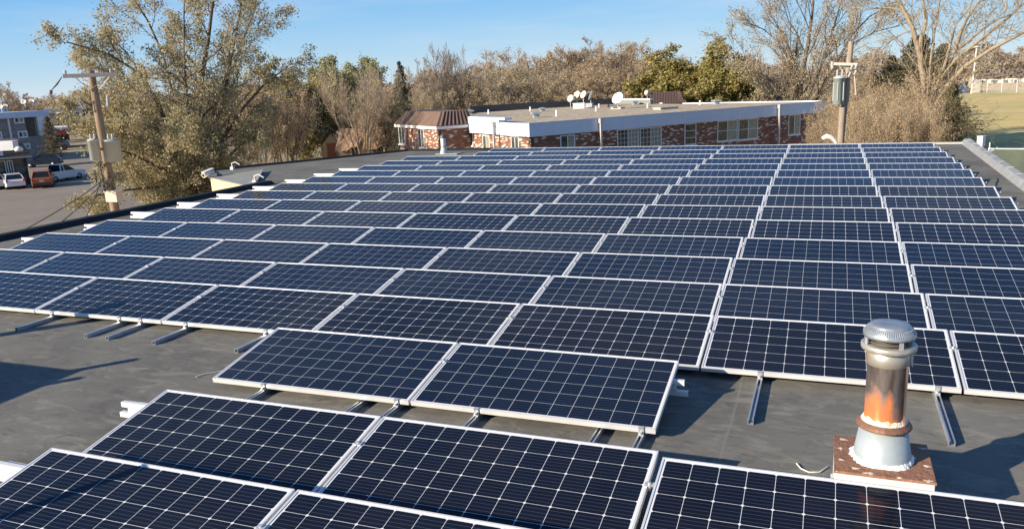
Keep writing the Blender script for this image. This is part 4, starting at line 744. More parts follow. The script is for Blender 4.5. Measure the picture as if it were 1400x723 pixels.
# cars: profile lofted across the width, with glazing, wheels, lamps
TYRE = mat('tyre_rubber', (.02, .02, .02), .8); RIM = mat('alloy_rim', (.45, .46, .47), .35, .6); CGL = mat('car_glass', (.015, .02, .025), .08); TL = mat('tail_lamp', (.40, .02, .015), .3); HL = mat('lamp_glass', (.7, .7, .7), .2); PLATE = mat('blank_plate', (.6, .6, .6), .5); TRIM = mat('black_car_trim', (.03, .03, .03), .6)
def car(name, loc, rz, paint, label, cat, kind):
    r = empty(name, loc, rz, label, cat, 'cars parked in the left lot')
    if kind == 'pickup': Ln, Wd, prof, cab = 5.5, 1.0, [(-2.75, .55), (-2.75, 1.12), (-.75, 1.14), (1.0, 1.12), (2.5, 1.02), (2.72, .85), (2.75, .5)], [(-.78, 1.13), (-.62, 1.78), (.25, 1.80), (1.15, 1.13)]
    elif kind == 'suv': Ln, Wd, prof, cab = 4.6, .94, [(-2.28, .5), (-2.3, .95), (-2.2, 1.12), (.9, 1.10), (2.1, .98), (2.27, .8), (2.3, .45)], [(-2.18, 1.11), (-1.85, 1.68), (.0, 1.74), (1.05, 1.10)]
    else: Ln, Wd, prof, cab = 4.4, .90, [(-2.15, .45), (-2.2, .85), (-2.0, 1.02), (1.0, .98), (2.0, .85), (2.15, .7), (2.2, .4)], [(-1.95, 1.0), (-1.35, 1.48), (-.1, 1.52), (1.15, .98)]
    def loft(pr, secs, close):
        b = MB(); n_ = len(pr); vs = [(x, y * 1.0, z0 + (z - z0) * 1.0) for y, ins, z0 in secs for x, z in [(q[0] * (1 - ins * .05), q[1] - (ins * .06 if i not in (0, n_ - 1) else 0)) for i, q in enumerate(pr)]]
        fs = [(i * n_ + j, i * n_ + j + 1, (i + 1) * n_ + j + 1, (i + 1) * n_ + j) for i in range(len(secs) - 1) for j in range(n_ - 1)] + [(i * n_ + n_ - 1, i * n_, (i + 1) * n_, (i + 1) * n_ + n_ - 1) for i in range(len(secs) - 1)]
        return b.add(vs, fs + [tuple(range(n_))[::-1], tuple(range(n_ * (len(secs) - 1), n_ * len(secs)))], False)
    body = loft([(prof[0][0], .32)] + prof + [(prof[-1][0], .32)], [(-Wd, 1, 0), (-Wd * .93, 0, 0), (Wd * .93, 0, 0), (Wd, 1, 0)], True).build('body', paint, r, .04)
    cb_ = MB(); n_ = len(cab); sec = []
    for y0, y1 in ((-Wd * .93, -Wd * .74), (Wd * .93, Wd * .74)): sec.append([(x, y0 if i in (0, n_ - 1) else y1, z) for i, (x, z) in enumerate(cab)])
    vs = sec[0] + sec[1]; cb_.add(vs, [(0, 1, 2, 3), (7, 6, 5, 4), (0, 4, 5, 1), (2, 6, 7, 3)]); cb_.build('glazing', CGL, r)
    rfz = cab[1][1]; b = MB(); xs = cab[1][0], cab[2][0]; b.box(xs[0] - .05, xs[1] + .1, -Wd * .76, Wd * .76, rfz - .02, rfz + .05); b.build('roof_panel', paint, r, .03)
    b = MB()
    for sgn in (-1, 1):
        for i in (0, 3):
            j = 1 if i == 0 else 2; b.beam((cab[i][0], sgn * Wd * .925, cab[i][1]), (cab[j][0], sgn * Wd * .75, cab[j][1]), .09, .06)
        xm = (cab[1][0] + cab[2][0]) / 2 - .1; b.beam((xm, sgn * Wd * .935, cab[0][1]), (xm, sgn * Wd * .755, rfz), .09, .03)
    b.build('roof_pillars', paint, r)
    for sx_ in (-1, 1):
        for sy in (-1, 1):
            M = Matrix.Translation((sx_ * Ln * .305, sy * (Wd - .10), .34)) @ Matrix.Rotation(R(90), 4, 'X'); wv = MB().lathe([(.20, -.11), (.33, -.11), (.345, -.06), (.345, .06), (.33, .11), (.20, .11)], k=20, M=M).build('wheel', TYRE, r); MB().lathe([(0, -.113), (.2, -.10), (.2, .10), (0, .113)], k=12, M=M).build('rim', RIM, wv)
            b = MB(); b.box(-Ln / 2 - .012 if sx_ < 0 else Ln / 2 - .13, -Ln / 2 + .12 if sx_ < 0 else Ln / 2 + .005, sy * Wd * .95 - .16 * (sy > 0) - .0, sy * Wd * .95 + .16 * (sy < 0), .78, 1.02 if sx_ < 0 else .88); b.build('tail_light' if sx_ < 0 else 'headlight', TL if sx_ < 0 else HL, r)
    b = MB(); b.box(-Ln / 2 - .06, -Ln / 2 + .1, -Wd * .94, Wd * .94, .36, .58); b.box(Ln / 2 - .1, Ln / 2 + .05, -Wd * .92, Wd * .92, .32, .52); b.build('bumper', TRIM if kind != 'hatch' else paint, r, .02)
    b = MB(); b.box(-Ln / 2 - .015, -Ln / 2 - .003, -.22, .22, .70, .84); b.build('number_plate', PLATE, r)
    for sy in (-1, 1): b = MB(); b.box(.85, 1.0, sy * Wd - .02 if sy > 0 else -Wd - .18, Wd + .18 if sy > 0 else -Wd + .02, 1.0, 1.14); b.build('mirror', paint, r)
    if kind == 'pickup': b = MB(); b.box(-2.68, -.85, -Wd * .82, Wd * .82, 1.128, 1.145); b.build('cargo_bed', TRIM, r)
    return r
WP_ = mat('white_car_paint', (.72, .75, .78), .25); OR_ = mat('copper_car_paint', (.42, .13, .045), .3, .3)
def gpos(x, y): p = U(x, y, ZG); return (p[0], p[1], ZG + .012)
fwdaz = math.atan2(55, -75)
car('parked_car', gpos(19, 257), fwdaz + .10, WP_, 'white hatchback parked nose in before the store windows', 'car', 'hatch')
car('parked_suv', gpos(60.5, 255), fwdaz - .10, OR_, 'copper orange sport utility car seen from behind, right of the white hatchback', 'car', 'suv')
car('parked_pickup', gpos(84, 247), fwdaz - .85, WP_, 'white pickup truck parked at an angle behind the orange car', 'pickup truck', 'pickup')
car('parked_car', gpos(-7, 258), fwdaz + .08, mat('silver_car_paint', (.45, .46, .48), .3, .4), 'silver car cut off at the left picture edge before the store', 'car', 'hatch')
car('parked_suv', gpos(60, 228), fwdaz + 1.3, mat('dark_blue_car_paint', (.02, .03, .05), .3), 'dark vehicle standing in shade behind the orange car', 'car', 'suv')
car('parked_suv', gpos(76, 206), fwdaz + 1.2, mat('black_car_paint', (.015, .016, .02), .3), 'black vehicle parked right of the dark tree by the apartments', 'car', 'suv')
# sheds and the shaggy roofed garage
def shed(px0, px1, py, dist, h, rise, dep, rz, wallm, roofm, label, doorm=None, name='garden_shed'):
    A, B = np.array(U(px0, py, dist=dist)), np.array(U(px1, py, dist=dist)); c_ = (A + B) / 2; hw = float(np.linalg.norm((B - A)[:2])) / 2; r = empty(name, (c_[0], c_[1], ZG), math.atan2(B[1] - A[1], B[0] - A[0]) + rz, label, 'shed')
    z0 = c_[2] - ZG; b = MB(); b.add([(-hw, 0, -.2), (hw, 0, -.2), (hw, 0, h), (0, 0, h + rise), (-hw, 0, h)] + [(-hw, dep, -.2), (hw, dep, -.2), (hw, dep, h), (0, dep, h + rise), (-hw, dep, h)], [(0, 1, 2, 3, 4), (9, 8, 7, 6, 5), (1, 6, 7, 2), (5, 0, 4, 9)]); b.build('wall', wallm, r)
    b = MB(); ov = .22
    for s_ in (-1, 1):
        e = (s_ * (hw + .25), h - .25 * rise / hw); vs = [(0, -ov, h + rise + .02), (0, dep + ov, h + rise + .02), (e[0], dep + ov, e[1] + .02), (e[0], -ov, e[1] + .02)]; b.add(vs + [(x, y, z + .10) for x, y, z in vs], [(3, 2, 1, 0), (4, 5, 6, 7), (0, 4, 7, 3), (2, 6, 5, 1), (3, 7, 6, 2)])
    b.build('roof', roofm, r)
    if doorm: b = MB(); b.box(-hw * .62, hw * .62, -.05, -.005, 0, h * .92); d_ = b.build('door', doorm, r); b = MB(); b.box(hw * .4, hw * .5, -.09, -.052, h * .42, h * .48); b.build('handle', GALV, d_)
    b = MB()
    for s_ in (-1, 1): b.box(s_ * hw - .1, s_ * hw + .1, -.06, -.002, 0, h)
    b.build('corner_trim', WHITEP if doorm is None else mat('yellow_trim', (.62, .47, .25), .7), r); return r
BRN = mat('brown_shed_roof', (.16, .09, .06), .85, noise=(3, (.26, .16, .10), .4, .65))
shed(416, 441, 212, 114, 3.0, 1.25, 6.0, .12, mat('white_siding', (.70, .68, .62), .7), mat('grey_shed_roof', (.30, .32, .34), .7), 'white gabled shed with pale roof left of the brown shed')
shed(444.5, 464.5, 215, 104, 2.3, .95, 4.4, .12, mat('tan_panel', (.50, .36, .19), .8), BRN, 'small tan gabled shed with a rust brown door and dark roof', mat('rust_brown_door', (.30, .10, .04), .6))
g_ = np.array(U(510, 215, dist=96)); gr = empty('garage', (g_[0], g_[1], ZG), .45, 'long garage with rough brown shaggy roof left of the brick annex', 'garage'); gr.scale = (.86, .86, .95)
THA = mat('shaggy_brown_roof', (.17, .10, .065), .95, noise=(2.6, (.32, .21, .13), .42, .62, (1, 5, 2)), bump=(8, 1.0))
b = MB(); b.box(-4.4, 4.2, 0, 5, 0, 2.1); b.build('wall', mat('dark_timber_wall', (.12, .085, .06), .9), gr)
rr = random.Random(9); b = MB(); nx, ny = 26, 8
for s_ in (0,):
    vs = []
    for j in range(ny + 1):
        for i in range(nx + 1):
            t = j / ny; y = -.9 + t * 3.6; z = 1.95 + t * 2.35 + rr.uniform(-.09, .09); x = -4.9 + 9.4 * i / nx + t * .5; vs.append((x, y, z - (.25 * math.sin(i * .6) * (1 - t))))
    b.add(vs, [(j * (nx + 1) + i, j * (nx + 1) + i + 1, (j + 1) * (nx + 1) + i + 1, (j + 1) * (nx + 1) + i) for j in range(ny) for i in range(nx)])
b.add([(-4.4, 2.7, 4.25), (5.0, 2.7, 4.25), (4.6, 6.3, 1.95), (-4.9, 6.3, 1.95), (-4.9, -.9, 1.9), (4.5, -.9, 1.9)], [(0, 1, 2, 3), (4, 0, 3), (5, 2, 1)]); b.build('shaggy_roof', THA, gr)
b = MB()
for x in (-2.8, -.6, 1.6, 3.6): b.box(x - .09, x + .09, -.55, -.4, 0, 2.0)
b.build('post', mat('pale_post', (.50, .40, .28), .8), gr)
b = MB(); b.box(-2.0, -.9, -.06, -.004, 0, 1.9); b.box(1.9, 2.9, -.06, -.004, 0, 1.9); b.build('door', mat('weathered_door', (.42, .30, .20), .8), gr)
# low sunlit houses in the tree gaps
for x, y, d_, s_, lb in ((655, 146, 150, 1.0, 'pale gabled house end peeking above the dark parapet'), (1322, 105, 262, 1.5, 'left white gabled house end beyond the lawn')):
    p = U(x, y, dist=d_); r = empty('distant_house', (p[0], p[1], ZG), .4, lb, 'house'); b = MB(); h = p[2] - ZG - .4; b.add([(-2.6 * s_, 0, 0), (2.6 * s_, 0, 0), (2.6 * s_, 0, h - .9), (0, 0, h + .9), (-2.6 * s_, 0, h - .9), (-2.6 * s_, 7, 0), (2.6 * s_, 7, 0), (2.6 * s_, 7, h - .9), (0, 7, h + .9), (-2.6 * s_, 7, h - .9)], [(0, 1, 2, 3, 4), (1, 6, 7, 2), (5, 0, 4, 9)]); b.build('wall', mat('cream_siding', (.62, .55, .46), .8), r)
    b = MB(); b.add([(-3 * s_, -.4, h - 1.1), (0, -.4, h + 1.0), (0, 7.4, h + 1.0), (-3 * s_, 7.4, h - 1.1), (3 * s_, -.4, h - 1.1), (3 * s_, 7.4, h - 1.1)], [(0, 1, 2, 3), (1, 4, 5, 2)]); b.build('roof', BRN, r); MB().box(-.5, .5, -.04, 0, h - 1.9, h - .8).build('window', GLASS, r)
hA, hB = np.array(U(1336, 121, ZG)), np.array(U(1430, 119, ZG)); c_ = (hA + hB) / 2; hl = float(np.linalg.norm(hB - hA)) / 2
r = empty('ranch_house', (c_[0], c_[1], ZG), math.atan2(hB[1] - hA[1], hB[0] - hA[0]), 'long white ranch house with brown roof beyond the lawn', 'house')
zr_ = 2.2; MB().box(-hl, hl, 0, 9, 0, zr_ + .9).build('wall', mat('cream_siding', (.62, .55, .46), .8), r)
b = MB(); b.add([(-hl - .6, -.7, zr_ + .9), (hl + .6, -.7, zr_ + .9), (hl - 1, 4.5, zr_ + 3.4), (-hl + 1, 4.5, zr_ + 3.4), (hl + .6, 9.7, zr_ + .9), (-hl - .6, 9.7, zr_ + .9)], [(0, 1, 2, 3), (3, 2, 4, 5), (0, 3, 5), (1, 4, 2)]); b.build('roof', mat('grey_brown_roof', (.19, .14, .12), .9), r)
for q in range(6): x = -hl + 2 + q * (2 * hl - 4) / 5; MB().box(x - .7, x + .7, -.05, 0, zr_ - .9, zr_ + .2).build('window', GLASS, r)
b = MB(); b.box(-hl - 1, hl, -14, -13.7, 0, 1.9); o = b.build('hedge_fence', mat('brown_fence', (.20, .15, .11), .9)); o.location = (c_[0], c_[1], ZG); o.rotation_euler.z = r.rotation_euler.z; tag(o, 'brown board fence before the white ranch house', 'fence')
# sports fence at the far side of the lawn
FENM = mat('fence_galvanised', (.60, .62, .63), .45, .4)
def mesh_material(name, col, cellsz, wire):
    M = mat(name, col, .5); k = NT(M); TC = k.t.nodes['TC']; M.surface_render_method = 'BLENDED' if hasattr(M, 'surface_render_method') else None
    sx = k.n('ShaderNodeSeparateXYZ'); k.l(TC.outputs['UV'], sx.inputs[0]); a_ = k.m('ADD', sx.outputs[0], sx.outputs[1]); c_ = k.m('SUBTRACT', sx.outputs[0], sx.outputs[1])
    f = lambda q: k.m('GREATER_THAN', k.m('ABSOLUTE', k.m('SUBTRACT', k.m('FRACT', k.m('DIVIDE', q, cellsz)), .5)), .5 - wire)
    k.l(k.m('MAXIMUM', f(a_), f(c_)), k.b.inputs['Alpha']); return M
LINK = mesh_material('chain_link_mesh', (.42, .44, .44), .075, .035)
LINKF = mesh_material('coarse_pale_mesh', (.45, .50, .52), .30, .05)
def chain_fence(pts, h, label, name='chain_link_fence', post_gap=3.0, rad=.035, z=ZG):
    r = empty(name, (0, 0, 0), 0, label, 'fence')
    for i in range(len(pts) - 1):
        A, B = Vector((*pts[i], z)), Vector((*pts[i + 1], z)); ln = (B - A).length; n_ = max(1, int(ln / post_gap))
        me = bpy.data.meshes.new('wire_mesh'); me.from_pydata([A + Vector((0, 0, .05)), B + Vector((0, 0, .05)), B + Vector((0, 0, h)), A + Vector((0, 0, h))], [], [(0, 1, 2, 3)]); uv = me.uv_layers.new(name='wall')
        for q, c_ in enumerate([(0, 0), (ln, 0), (ln, h), (0, h)]): uv.data[q].uv = c_
        me.materials.append(LINKF if h > 3 else LINK); o = bpy.data.objects.new('wire_mesh', me); C.objects.link(o); o.parent = r
        b = MB(); b.tube([A + Vector((0, 0, h)), B + Vector((0, 0, h))], rad * .8, 6); b.build('top_rail', FENM, r)
        for q in range(n_ + 1): p = A.lerp(B, q / n_); b = MB(); b.tube([p, p + Vector((0, 0, h + .12))], rad, 6); b.build('post', FENM, r)
    return r
a_, b_ = U(1312, 127, ZG), U(1440, 127.5, ZG)
chain_fence([(a_[0], a_[1]), (b_[0] * 1.05, b_[1])], 3.4, 'tall pale chain link fence along the far side of the lawn', post_gap=4.5, rad=.09)
SCR = mat('grey_green_windscreen', (.075, .10, .08), .85, noise=(1.2, (.11, .13, .10), .4, .65)); SCR.node_tree.nodes['Principled BSDF'].inputs['Alpha'].default_value = .86
q0, q1 = Vector(U(1351, 203.5, dist=42)), Vector(U(1475, 205.5, dist=42)); r = empty('screened_fence', (q0.x, q0.y, ZG), math.atan2(q1.y - q0.y, q1.x - q0.x), 'tall fence with grey-green screen and white top rail right of the roof corner', 'fence')
hF = q0.z - ZG; lF = (q1.xy - q0.xy).length; MB().box(0, lF, -.004, .004, .1, hF - .03).build('screen', SCR, r); MB().tube([(0, 0, hF), (lF, 0, hF)], .028, 8).build('top_rail', WHITEP, r)
for q in range(3): MB().tube([(.05 + q * 2.4, .06, 0), (.05 + q * 2.4, .06, hF + (.28 if q == 0 else .02))], .03, 8).build('post', FENM, r)
fB = U(1290, 188, dist=75); chain_fence([(fB[0] - 9, fB[1] + 14), (fB[0] + 1.0, fB[1] - 2), (fB[0] + 3.5, fB[1] - 12)], 1.9, 'grey chain link fence running along the brush behind the roof corner', post_gap=3, rad=.04)
b = MB(); p = U(1328, 128, ZG); b.tube([(p[0], p[1], ZG), (p[0] + .4, p[1], ZG + 12.5)], [.22, .12], 8); b.beam((p[0] - .6, p[1], ZG + 12.3), (p[0] + 1.4, p[1], ZG + 12.4), .25, .2); tag(b.build('light_pole', WHITEP), 'slim white light pole at the far side of the lawn', 'pole')
b = MB(); p = U(1306, 128, ZG); b.prism([(-2.2, -1.5), (2.2, -1.5), (2.2, 1.5), (-2.2, 1.5)], 0, 1.9); b.add([(-2.5, -1.7, 1.9), (2.5, -1.7, 1.9), (2.5, 1.7, 1.9), (-2.5, 1.7, 1.9), (0, 0, 3.1)], [(0, 1, 4), (1, 2, 4), (2, 3, 4), (3, 0, 4)]); o = b.build('tarp_shelter', mat('blue_tarp', (.05, .16, .50), .6)); o.location = (p[0], p[1], ZG + .1); tag(o, 'small blue tarp shelter beside the far white houses', 'tarp shelter')
# white weather box on the roof corner
pb = U(1341, 199, dist=31); bx = empty('roof_edge_box', (pb[0], pb[1], -.5), 1.0, 'upright white box mounted at the back right roof corner', 'box')
MB().box(-.11, .11, -.09, .09, .2, .52).build('housing', WHITEP, bx, .01); MB().tube([(0, 0, -5.7), (0, 0, .2)], .04, 8).build('post', GALV, bx); MB().box(-.12, .12, -.10, .10, .523, .54).build('lid', WHITEP, bx)
pc2 = U(1351, 218, dist=32); b = MB(); b.tube([(pc2[0], pc2[1], ZG), (pc2[0], pc2[1], pc2[2] + .35)], .03, 8); b.beam((pc2[0], pc2[1], pc2[2] + .25), (pc2[0] + .25, pc2[1], pc2[2] + .4), .04, .04); tag(b.build('thin_post', GALV), 'thin grey post right of the white roof corner box', 'post')

# ------------------------------------------------------------------ trees
def bark(name, c1, c2): return mat(name, c1, .9, noise=(5, c2, .4, .65, (3, 3, .6)), bump=(18, .6))
def leaf_mat(name, c1, c2, c3, sc=.9, tr=.3):
    M = mat(name, c1, .6, spec=.25); k = NT(M); TC = k.t.nodes['TC']
    n = k.n('ShaderNodeTexNoise'); n.inputs['Scale'].default_value = sc; n.inputs['Detail'].default_value = 3; k.l(TC.outputs['Object'], n.inputs['Vector'])
    wn = k.n('ShaderNodeAttribute'); wn.attribute_name = 'leaf'
    mr = k.n('ShaderNodeMapRange'); mr.inputs[1].default_value = .38; mr.inputs[2].default_value = .62; k.l(n.outputs['Fac'], mr.inputs[0])
    c = k.mix(mr.outputs[0], c1, c2); c = k.mix(k.m('POWER', wn.outputs['Fac'], 2.2), c, c3); k.l(c, k.b.inputs['Base Color'])
    tl = k.n('ShaderNodeBsdfTranslucent'); k.l(c, tl.inputs[0]); ms = k.n('ShaderNodeMixShader'); ms.inputs[0].default_value = tr
    out = k.t.nodes['Material Output']; k.l(k.b.outputs[0], ms.inputs[1]); k.l(tl.outputs[0], ms.inputs[2]); k.l(ms.outputs[0], out.inputs['Surface'])
    return M
def npmesh(name, V, Fq, mats, mi=None, attr=None, smooth=False):
    me = bpy.data.meshes.new(name); nf, kk = Fq.shape; me.vertices.add(len(V)); me.vertices.foreach_set('co', V.astype(np.float32).ravel())
    me.loops.add(nf * kk); me.loops.foreach_set('vertex_index', Fq.astype(np.int32).ravel()); me.polygons.add(nf); me.polygons.foreach_set('loop_start', np.arange(0, nf * kk, kk, dtype=np.int32))
    for m_ in mats: me.materials.append(m_)
    if mi is not None: me.polygons.foreach_set('material_index', mi.astype(np.int32))
    if attr is not None: a_ = me.attributes.new('leaf', 'FLOAT', 'FACE'); a_.data.foreach_set('value', attr.astype(np.float32))
    if smooth: me.polygons.foreach_set('use_smooth', np.ones(nf, bool))
    me.update(calc_edges=True); return me
def unit(v): return v / np.maximum(np.linalg.norm(v, axis=-1, keepdims=True), 1e-9)
def tubes(P, Rd, k):
    """P (B,n,3), Rd (B,n) -> verts, quads"""
    B, n, _ = P.shape; T = np.empty_like(P); T[:, 1:-1] = P[:, 2:] - P[:, :-2]; T[:, 0] = P[:, 1] - P[:, 0]; T[:, -1] = P[:, -1] - P[:, -2]; T = unit(T)
    ref = np.where(np.abs(T[..., 2:3]) > .9, np.array([1., 0, 0]), np.array([0, 0, 1.])); A = unit(np.cross(T, ref)); Bn = np.cross(T, A)
    th = np.arange(k) * 2 * np.pi / k; V = P[:, :, None, :] + Rd[:, :, None, None] * (np.cos(th)[None, None, :, None] * A[:, :, None, :] + np.sin(th)[None, None, :, None] * Bn[:, :, None, :])
    idx = np.arange(B * n * k).reshape(B, n, k); a = idx[:, :-1]; b = np.roll(a, -1, axis=2); c = idx[:, 1:]; d = np.roll(c, -1, axis=2)
    return V.reshape(-1, 3), np.stack([a, b, d, c], -1).reshape(-1, 4)
def spawn(rng, P, Rd, cnt, t0, ang, ratio, n, up, wig, rr_, droop=0., tmax=1., minlen=0.):
    B, m, _ = P.shape; ln = np.linalg.norm(np.diff(P, axis=1), axis=2).sum(1)
    t = (t0 + (tmax - t0) * (np.arange(cnt)[None] + rng.random((B, cnt))) / cnt); f = t * (m - 1); i = np.minimum(f.astype(int), m - 2); fr = (f - i)[..., None]
    bi = np.arange(B)[:, None]; st = P[bi, i] * (1 - fr) + P[bi, i + 1] * fr; dr = unit(P[bi, i + 1] - P[bi, i]); r0 = Rd[bi, i] * (1 - fr[..., 0]) + Rd[bi, i + 1] * fr[..., 0]
    rv = unit(rng.normal(size=dr.shape)); pe = unit(rv - dr * (rv * dr).sum(-1, keepdims=True)); an = np.radians(ang * (1 + rng.normal(0, .22, (B, cnt))))[..., None]
    d = unit(dr * np.cos(an) + pe * np.sin(an)); L_ = np.maximum(ln[:, None] * ratio * (1.15 - .65 * (t - t0) / (1 - t0 + 1e-6)) * rng.uniform(.6, 1.25, (B, cnt)), minlen)
    N = B * cnt; d = d.reshape(N, 3); st = st.reshape(N, 3); L_ = L_.reshape(N); r0 = (r0 * rr_).reshape(N); Q = np.empty((N, n, 3)); Q[:, 0] = st
    for s in range(1, n):
        d = unit(d + rng.normal(0, wig, (N, 3)) + np.array([0, 0, up - droop * s / n])); Q[:, s] = Q[:, s - 1] + d * (L_ / (n - 1))[:, None]
    return Q, r0[:, None] * np.linspace(1, .35, n)[None]
def leaves(rng, P, per, size, spread, keep=1., asp=.55):
    B, n, _ = P.shape; N = B * per; bi = np.repeat(np.arange(B), per); t = rng.uniform(.15, 1, N) * (n - 1); i = np.minimum(t.astype(int), n - 2); fr = (t - i)[:, None]
    c = P[bi, i] * (1 - fr) + P[bi, i + 1] * fr + rng.normal(0, spread, (N, 3))
    a = unit(rng.normal(size=(N, 3))); b = unit(np.cross(a, rng.normal(size=(N, 3)))); s = size * np.clip(rng.lognormal(-.08, .38, N), .4, 2.0)[:, None]
    V = np.stack([c - a * s, c + b * s * asp, c + a * s, c - b * s * asp], 1).reshape(-1, 3); return V, np.arange(4 * N).reshape(N, 4), rng.random(N)
def limb(pts, r0, r1, n=9):
    pts = np.array(pts, float); seg = np.r_[0, np.cumsum(np.linalg.norm(np.diff(pts, axis=0), axis=1))]; t = np.linspace(0, seg[-1], n)
    # smooth by sampling a Catmull-like blend
    Q = np.stack([np.interp(t, seg, pts[:, i]) for i in range(3)], 1); Q[1:-1] = (Q[:-2] + 2 * Q[1:-1] + Q[2:]) / 4; return Q, np.linspace(r0, r1, n)
def tree_meshes(name, seed, limbs, lv, leaf, woodm, leafm, twigm=None):
    """limbs: [(pts, r0, r1)]; lv: one dict per further branching level; leaf: (per, size, spread) or None. Returns trunk mesh, crown mesh."""
    rng = np.random.default_rng(seed); LP = [limb(*q) for q in limbs]; P = np.stack([q[0] for q in LP]); Rd = np.stack([q[1] for q in LP])
    WV, WF, off = [], [], 0; V, Fq = tubes(P, Rd, 8); WV.append(V); WF.append(Fq); off = len(V); CV, CF_, co = [], [], 0; alls = []
    for i, d in enumerate(lv):
        P, Rd = spawn(rng, P, Rd, d['c'], d['t0'], d['a'], d['r'], d.get('n', 5), d.get('up', .05), d.get('w', .12), d.get('rr', .6), d.get('dr', 0), 1., d.get('ml', 0))
        Rd = np.maximum(Rd, d.get('mr', .004)); V, Fq = tubes(P, Rd, 5 if i == 0 else 3)
        if i < len(lv) - 1 - (1 if len(lv) > 3 else 0): WV.append(V); WF.append(Fq + off); off += len(V)
        else: CV.append(V); CF_.append(Fq + co); co += len(V)
        alls.append(P)
    tm = npmesh('trunk', np.concatenate(WV), np.concatenate(WF), [woodm], smooth=True)
    nw = sum(len(f) for f in CF_); mi = [np.zeros(nw)]; at = [np.zeros(nw)]
    if leaf:
        for lvl, (per, size, spread) in zip((-1, -2), (leaf if isinstance(leaf, list) else [leaf])):
            V, Fq, a_ = leaves(rng, alls[lvl], per, size, spread); CV.append(V); CF_.append(Fq + co); co += len(V); mi.append(np.ones(len(Fq))); at.append(a_)
    cm = npmesh('crown', np.concatenate(CV), np.concatenate(CF_), [twigm or woodm, leafm], np.concatenate(mi), np.concatenate(at)); return tm, cm
def plant(kind, meshes, loc, rz, sc, label, cat, group=None):
    r = empty(kind, loc, rz, label, cat, group); r.scale = sc
    for nm, me in zip(('trunk', 'crown'), meshes): o = bpy.data.objects.new(nm, me); C.objects.link(o); o.parent = r
    return r
B_TAN = bark('tan_grey_bark', (.20, .155, .11), (.30, .24, .18)); B_DK = bark('dark_bark', (.085, .068, .052), (.16, .13, .10)); B_BG = bark('grey_tan_bark', (.22, .175, .13), (.30, .25, .19)); B_PALE = bark('pale_bark', (.24, .19, .13), (.33, .27, .20)); T_GREY = mat('grey_brown_twigs', (.40, .32, .25), .9); T_TAN = mat('tan_twigs', (.42, .34, .25), .9)
L_OLIVE = leaf_mat('pale_olive_leaves', (.31, .275, .135), (.42, .365, .20), (.58, .51, .34), .7, .42)
L_BGO = leaf_mat('tan_olive_leaves', (.38, .32, .20), (.46, .38, .25), (.56, .48, .34), .5, .45)
L_TAN = leaf_mat('tan_leaves', (.40, .30, .18), (.48, .36, .23), (.58, .47, .33), .5, .45)
L_YOL = leaf_mat('yellow_olive_leaves', (.17, .155, .050), (.30, .25, .075), (.42, .36, .15), .8)
L_GRN = leaf_mat('sage_green_leaves', (.24, .26, .12), (.36, .35, .18), (.52, .50, .32), .5)
L_DGR = leaf_mat('dark_evergreen_needles', (.028, .040, .020), (.05, .06, .032), (.10, .10, .05), .9, .1)
L_JUN = leaf_mat('juniper_needles', (.035, .048, .022), (.10, .095, .05), (.24, .20, .11), .6, .1)
L_PINK = leaf_mat('pinkish_tan_leaves', (.40, .30, .18), (.50, .38, .24), (.60, .50, .35), .5, .45)

# generic forms, about 12 m tall, base at the origin
def gen_limbs(rng, H, nl, spread, r0, fork=.22, lean=0):
    out = []; tr = H * fork
    for i in range(nl):
        a = 2.4 * i + rng.uniform(-.4, .4); s = spread * math.sqrt((i + .2) / nl) * rng.uniform(.85, 1.05); top = H * (1 - .38 * (s / spread) ** 2) * rng.uniform(.93, 1.0)
        out.append(([(rng.gauss(0, .03) * (i > 0), rng.gauss(0, .03) * (i > 0), -.3), (.04 * math.cos(a), .04 * math.sin(a), tr * rng.uniform(.7, 1)), (s * .45 * math.cos(a), s * .45 * math.sin(a), tr + (top - tr) * .35), (s * .85 * math.cos(a + .2), s * .85 * math.sin(a + .2), tr + (top - tr) * .7), (s * math.cos(a + .3), s * math.sin(a + .3), top * .93)], r0 * (1 if i == 0 else .62), .02))
    return out
PROTO = {}
def proto(key, seed, H, nl, spread, r0, lv, leaf, wm, lm, tm=None, fork=.22):
    PROTO[key] = (tree_meshes(key, seed, gen_limbs(random.Random(seed), H, nl, spread, r0, fork), lv, leaf, wm, lm, tm), H, spread)
LVB = lambda c1, c2, c3, c4, r=.42: [dict(c=c1, t0=.18, a=40, r=r, n=5, up=.12, w=.10, rr=.55, mr=.03), dict(c=c2, t0=.2, a=38, r=.48, n=4, up=.08, w=.12, rr=.6, mr=.022), dict(c=c3, t0=.15, a=34, r=.5, n=3, up=.06, w=.13, rr=.65, mr=.015), dict(c=c4, t0=.1, a=32, r=.6, n=3, up=.04, w=.12, rr=.75, mr=.011)]
proto('bare', 11, 12, 11, 4.8, .2, LVB(9, 6, 5, 4, .32), [(1, .05, .1)], B_BG, L_TAN, T_GREY)
proto('bare2', 12, 12, 11, 5.2, .2, LVB(8, 6, 5, 4, .34), [(2, .06, .15)], B_TAN, L_TAN, T_TAN)
proto('tawny', 13, 11, 11, 5.0, .2, LVB(8, 6, 4, 3, .36), [(4, .075, .26)], B_BG, L_TAN, T_GREY, .15)
proto('olive', 14, 11, 11, 5.0, .2, LVB(8, 6, 4, 3, .38), [(4, .075, .26)], B_BG, L_BGO, T_GREY, .15)
proto('pink', 15, 12, 11, 4.6, .18, LVB(8, 6, 4, 3, .34), [(2, .07, .25)], B_TAN, L_PINK, T_GREY, .12)
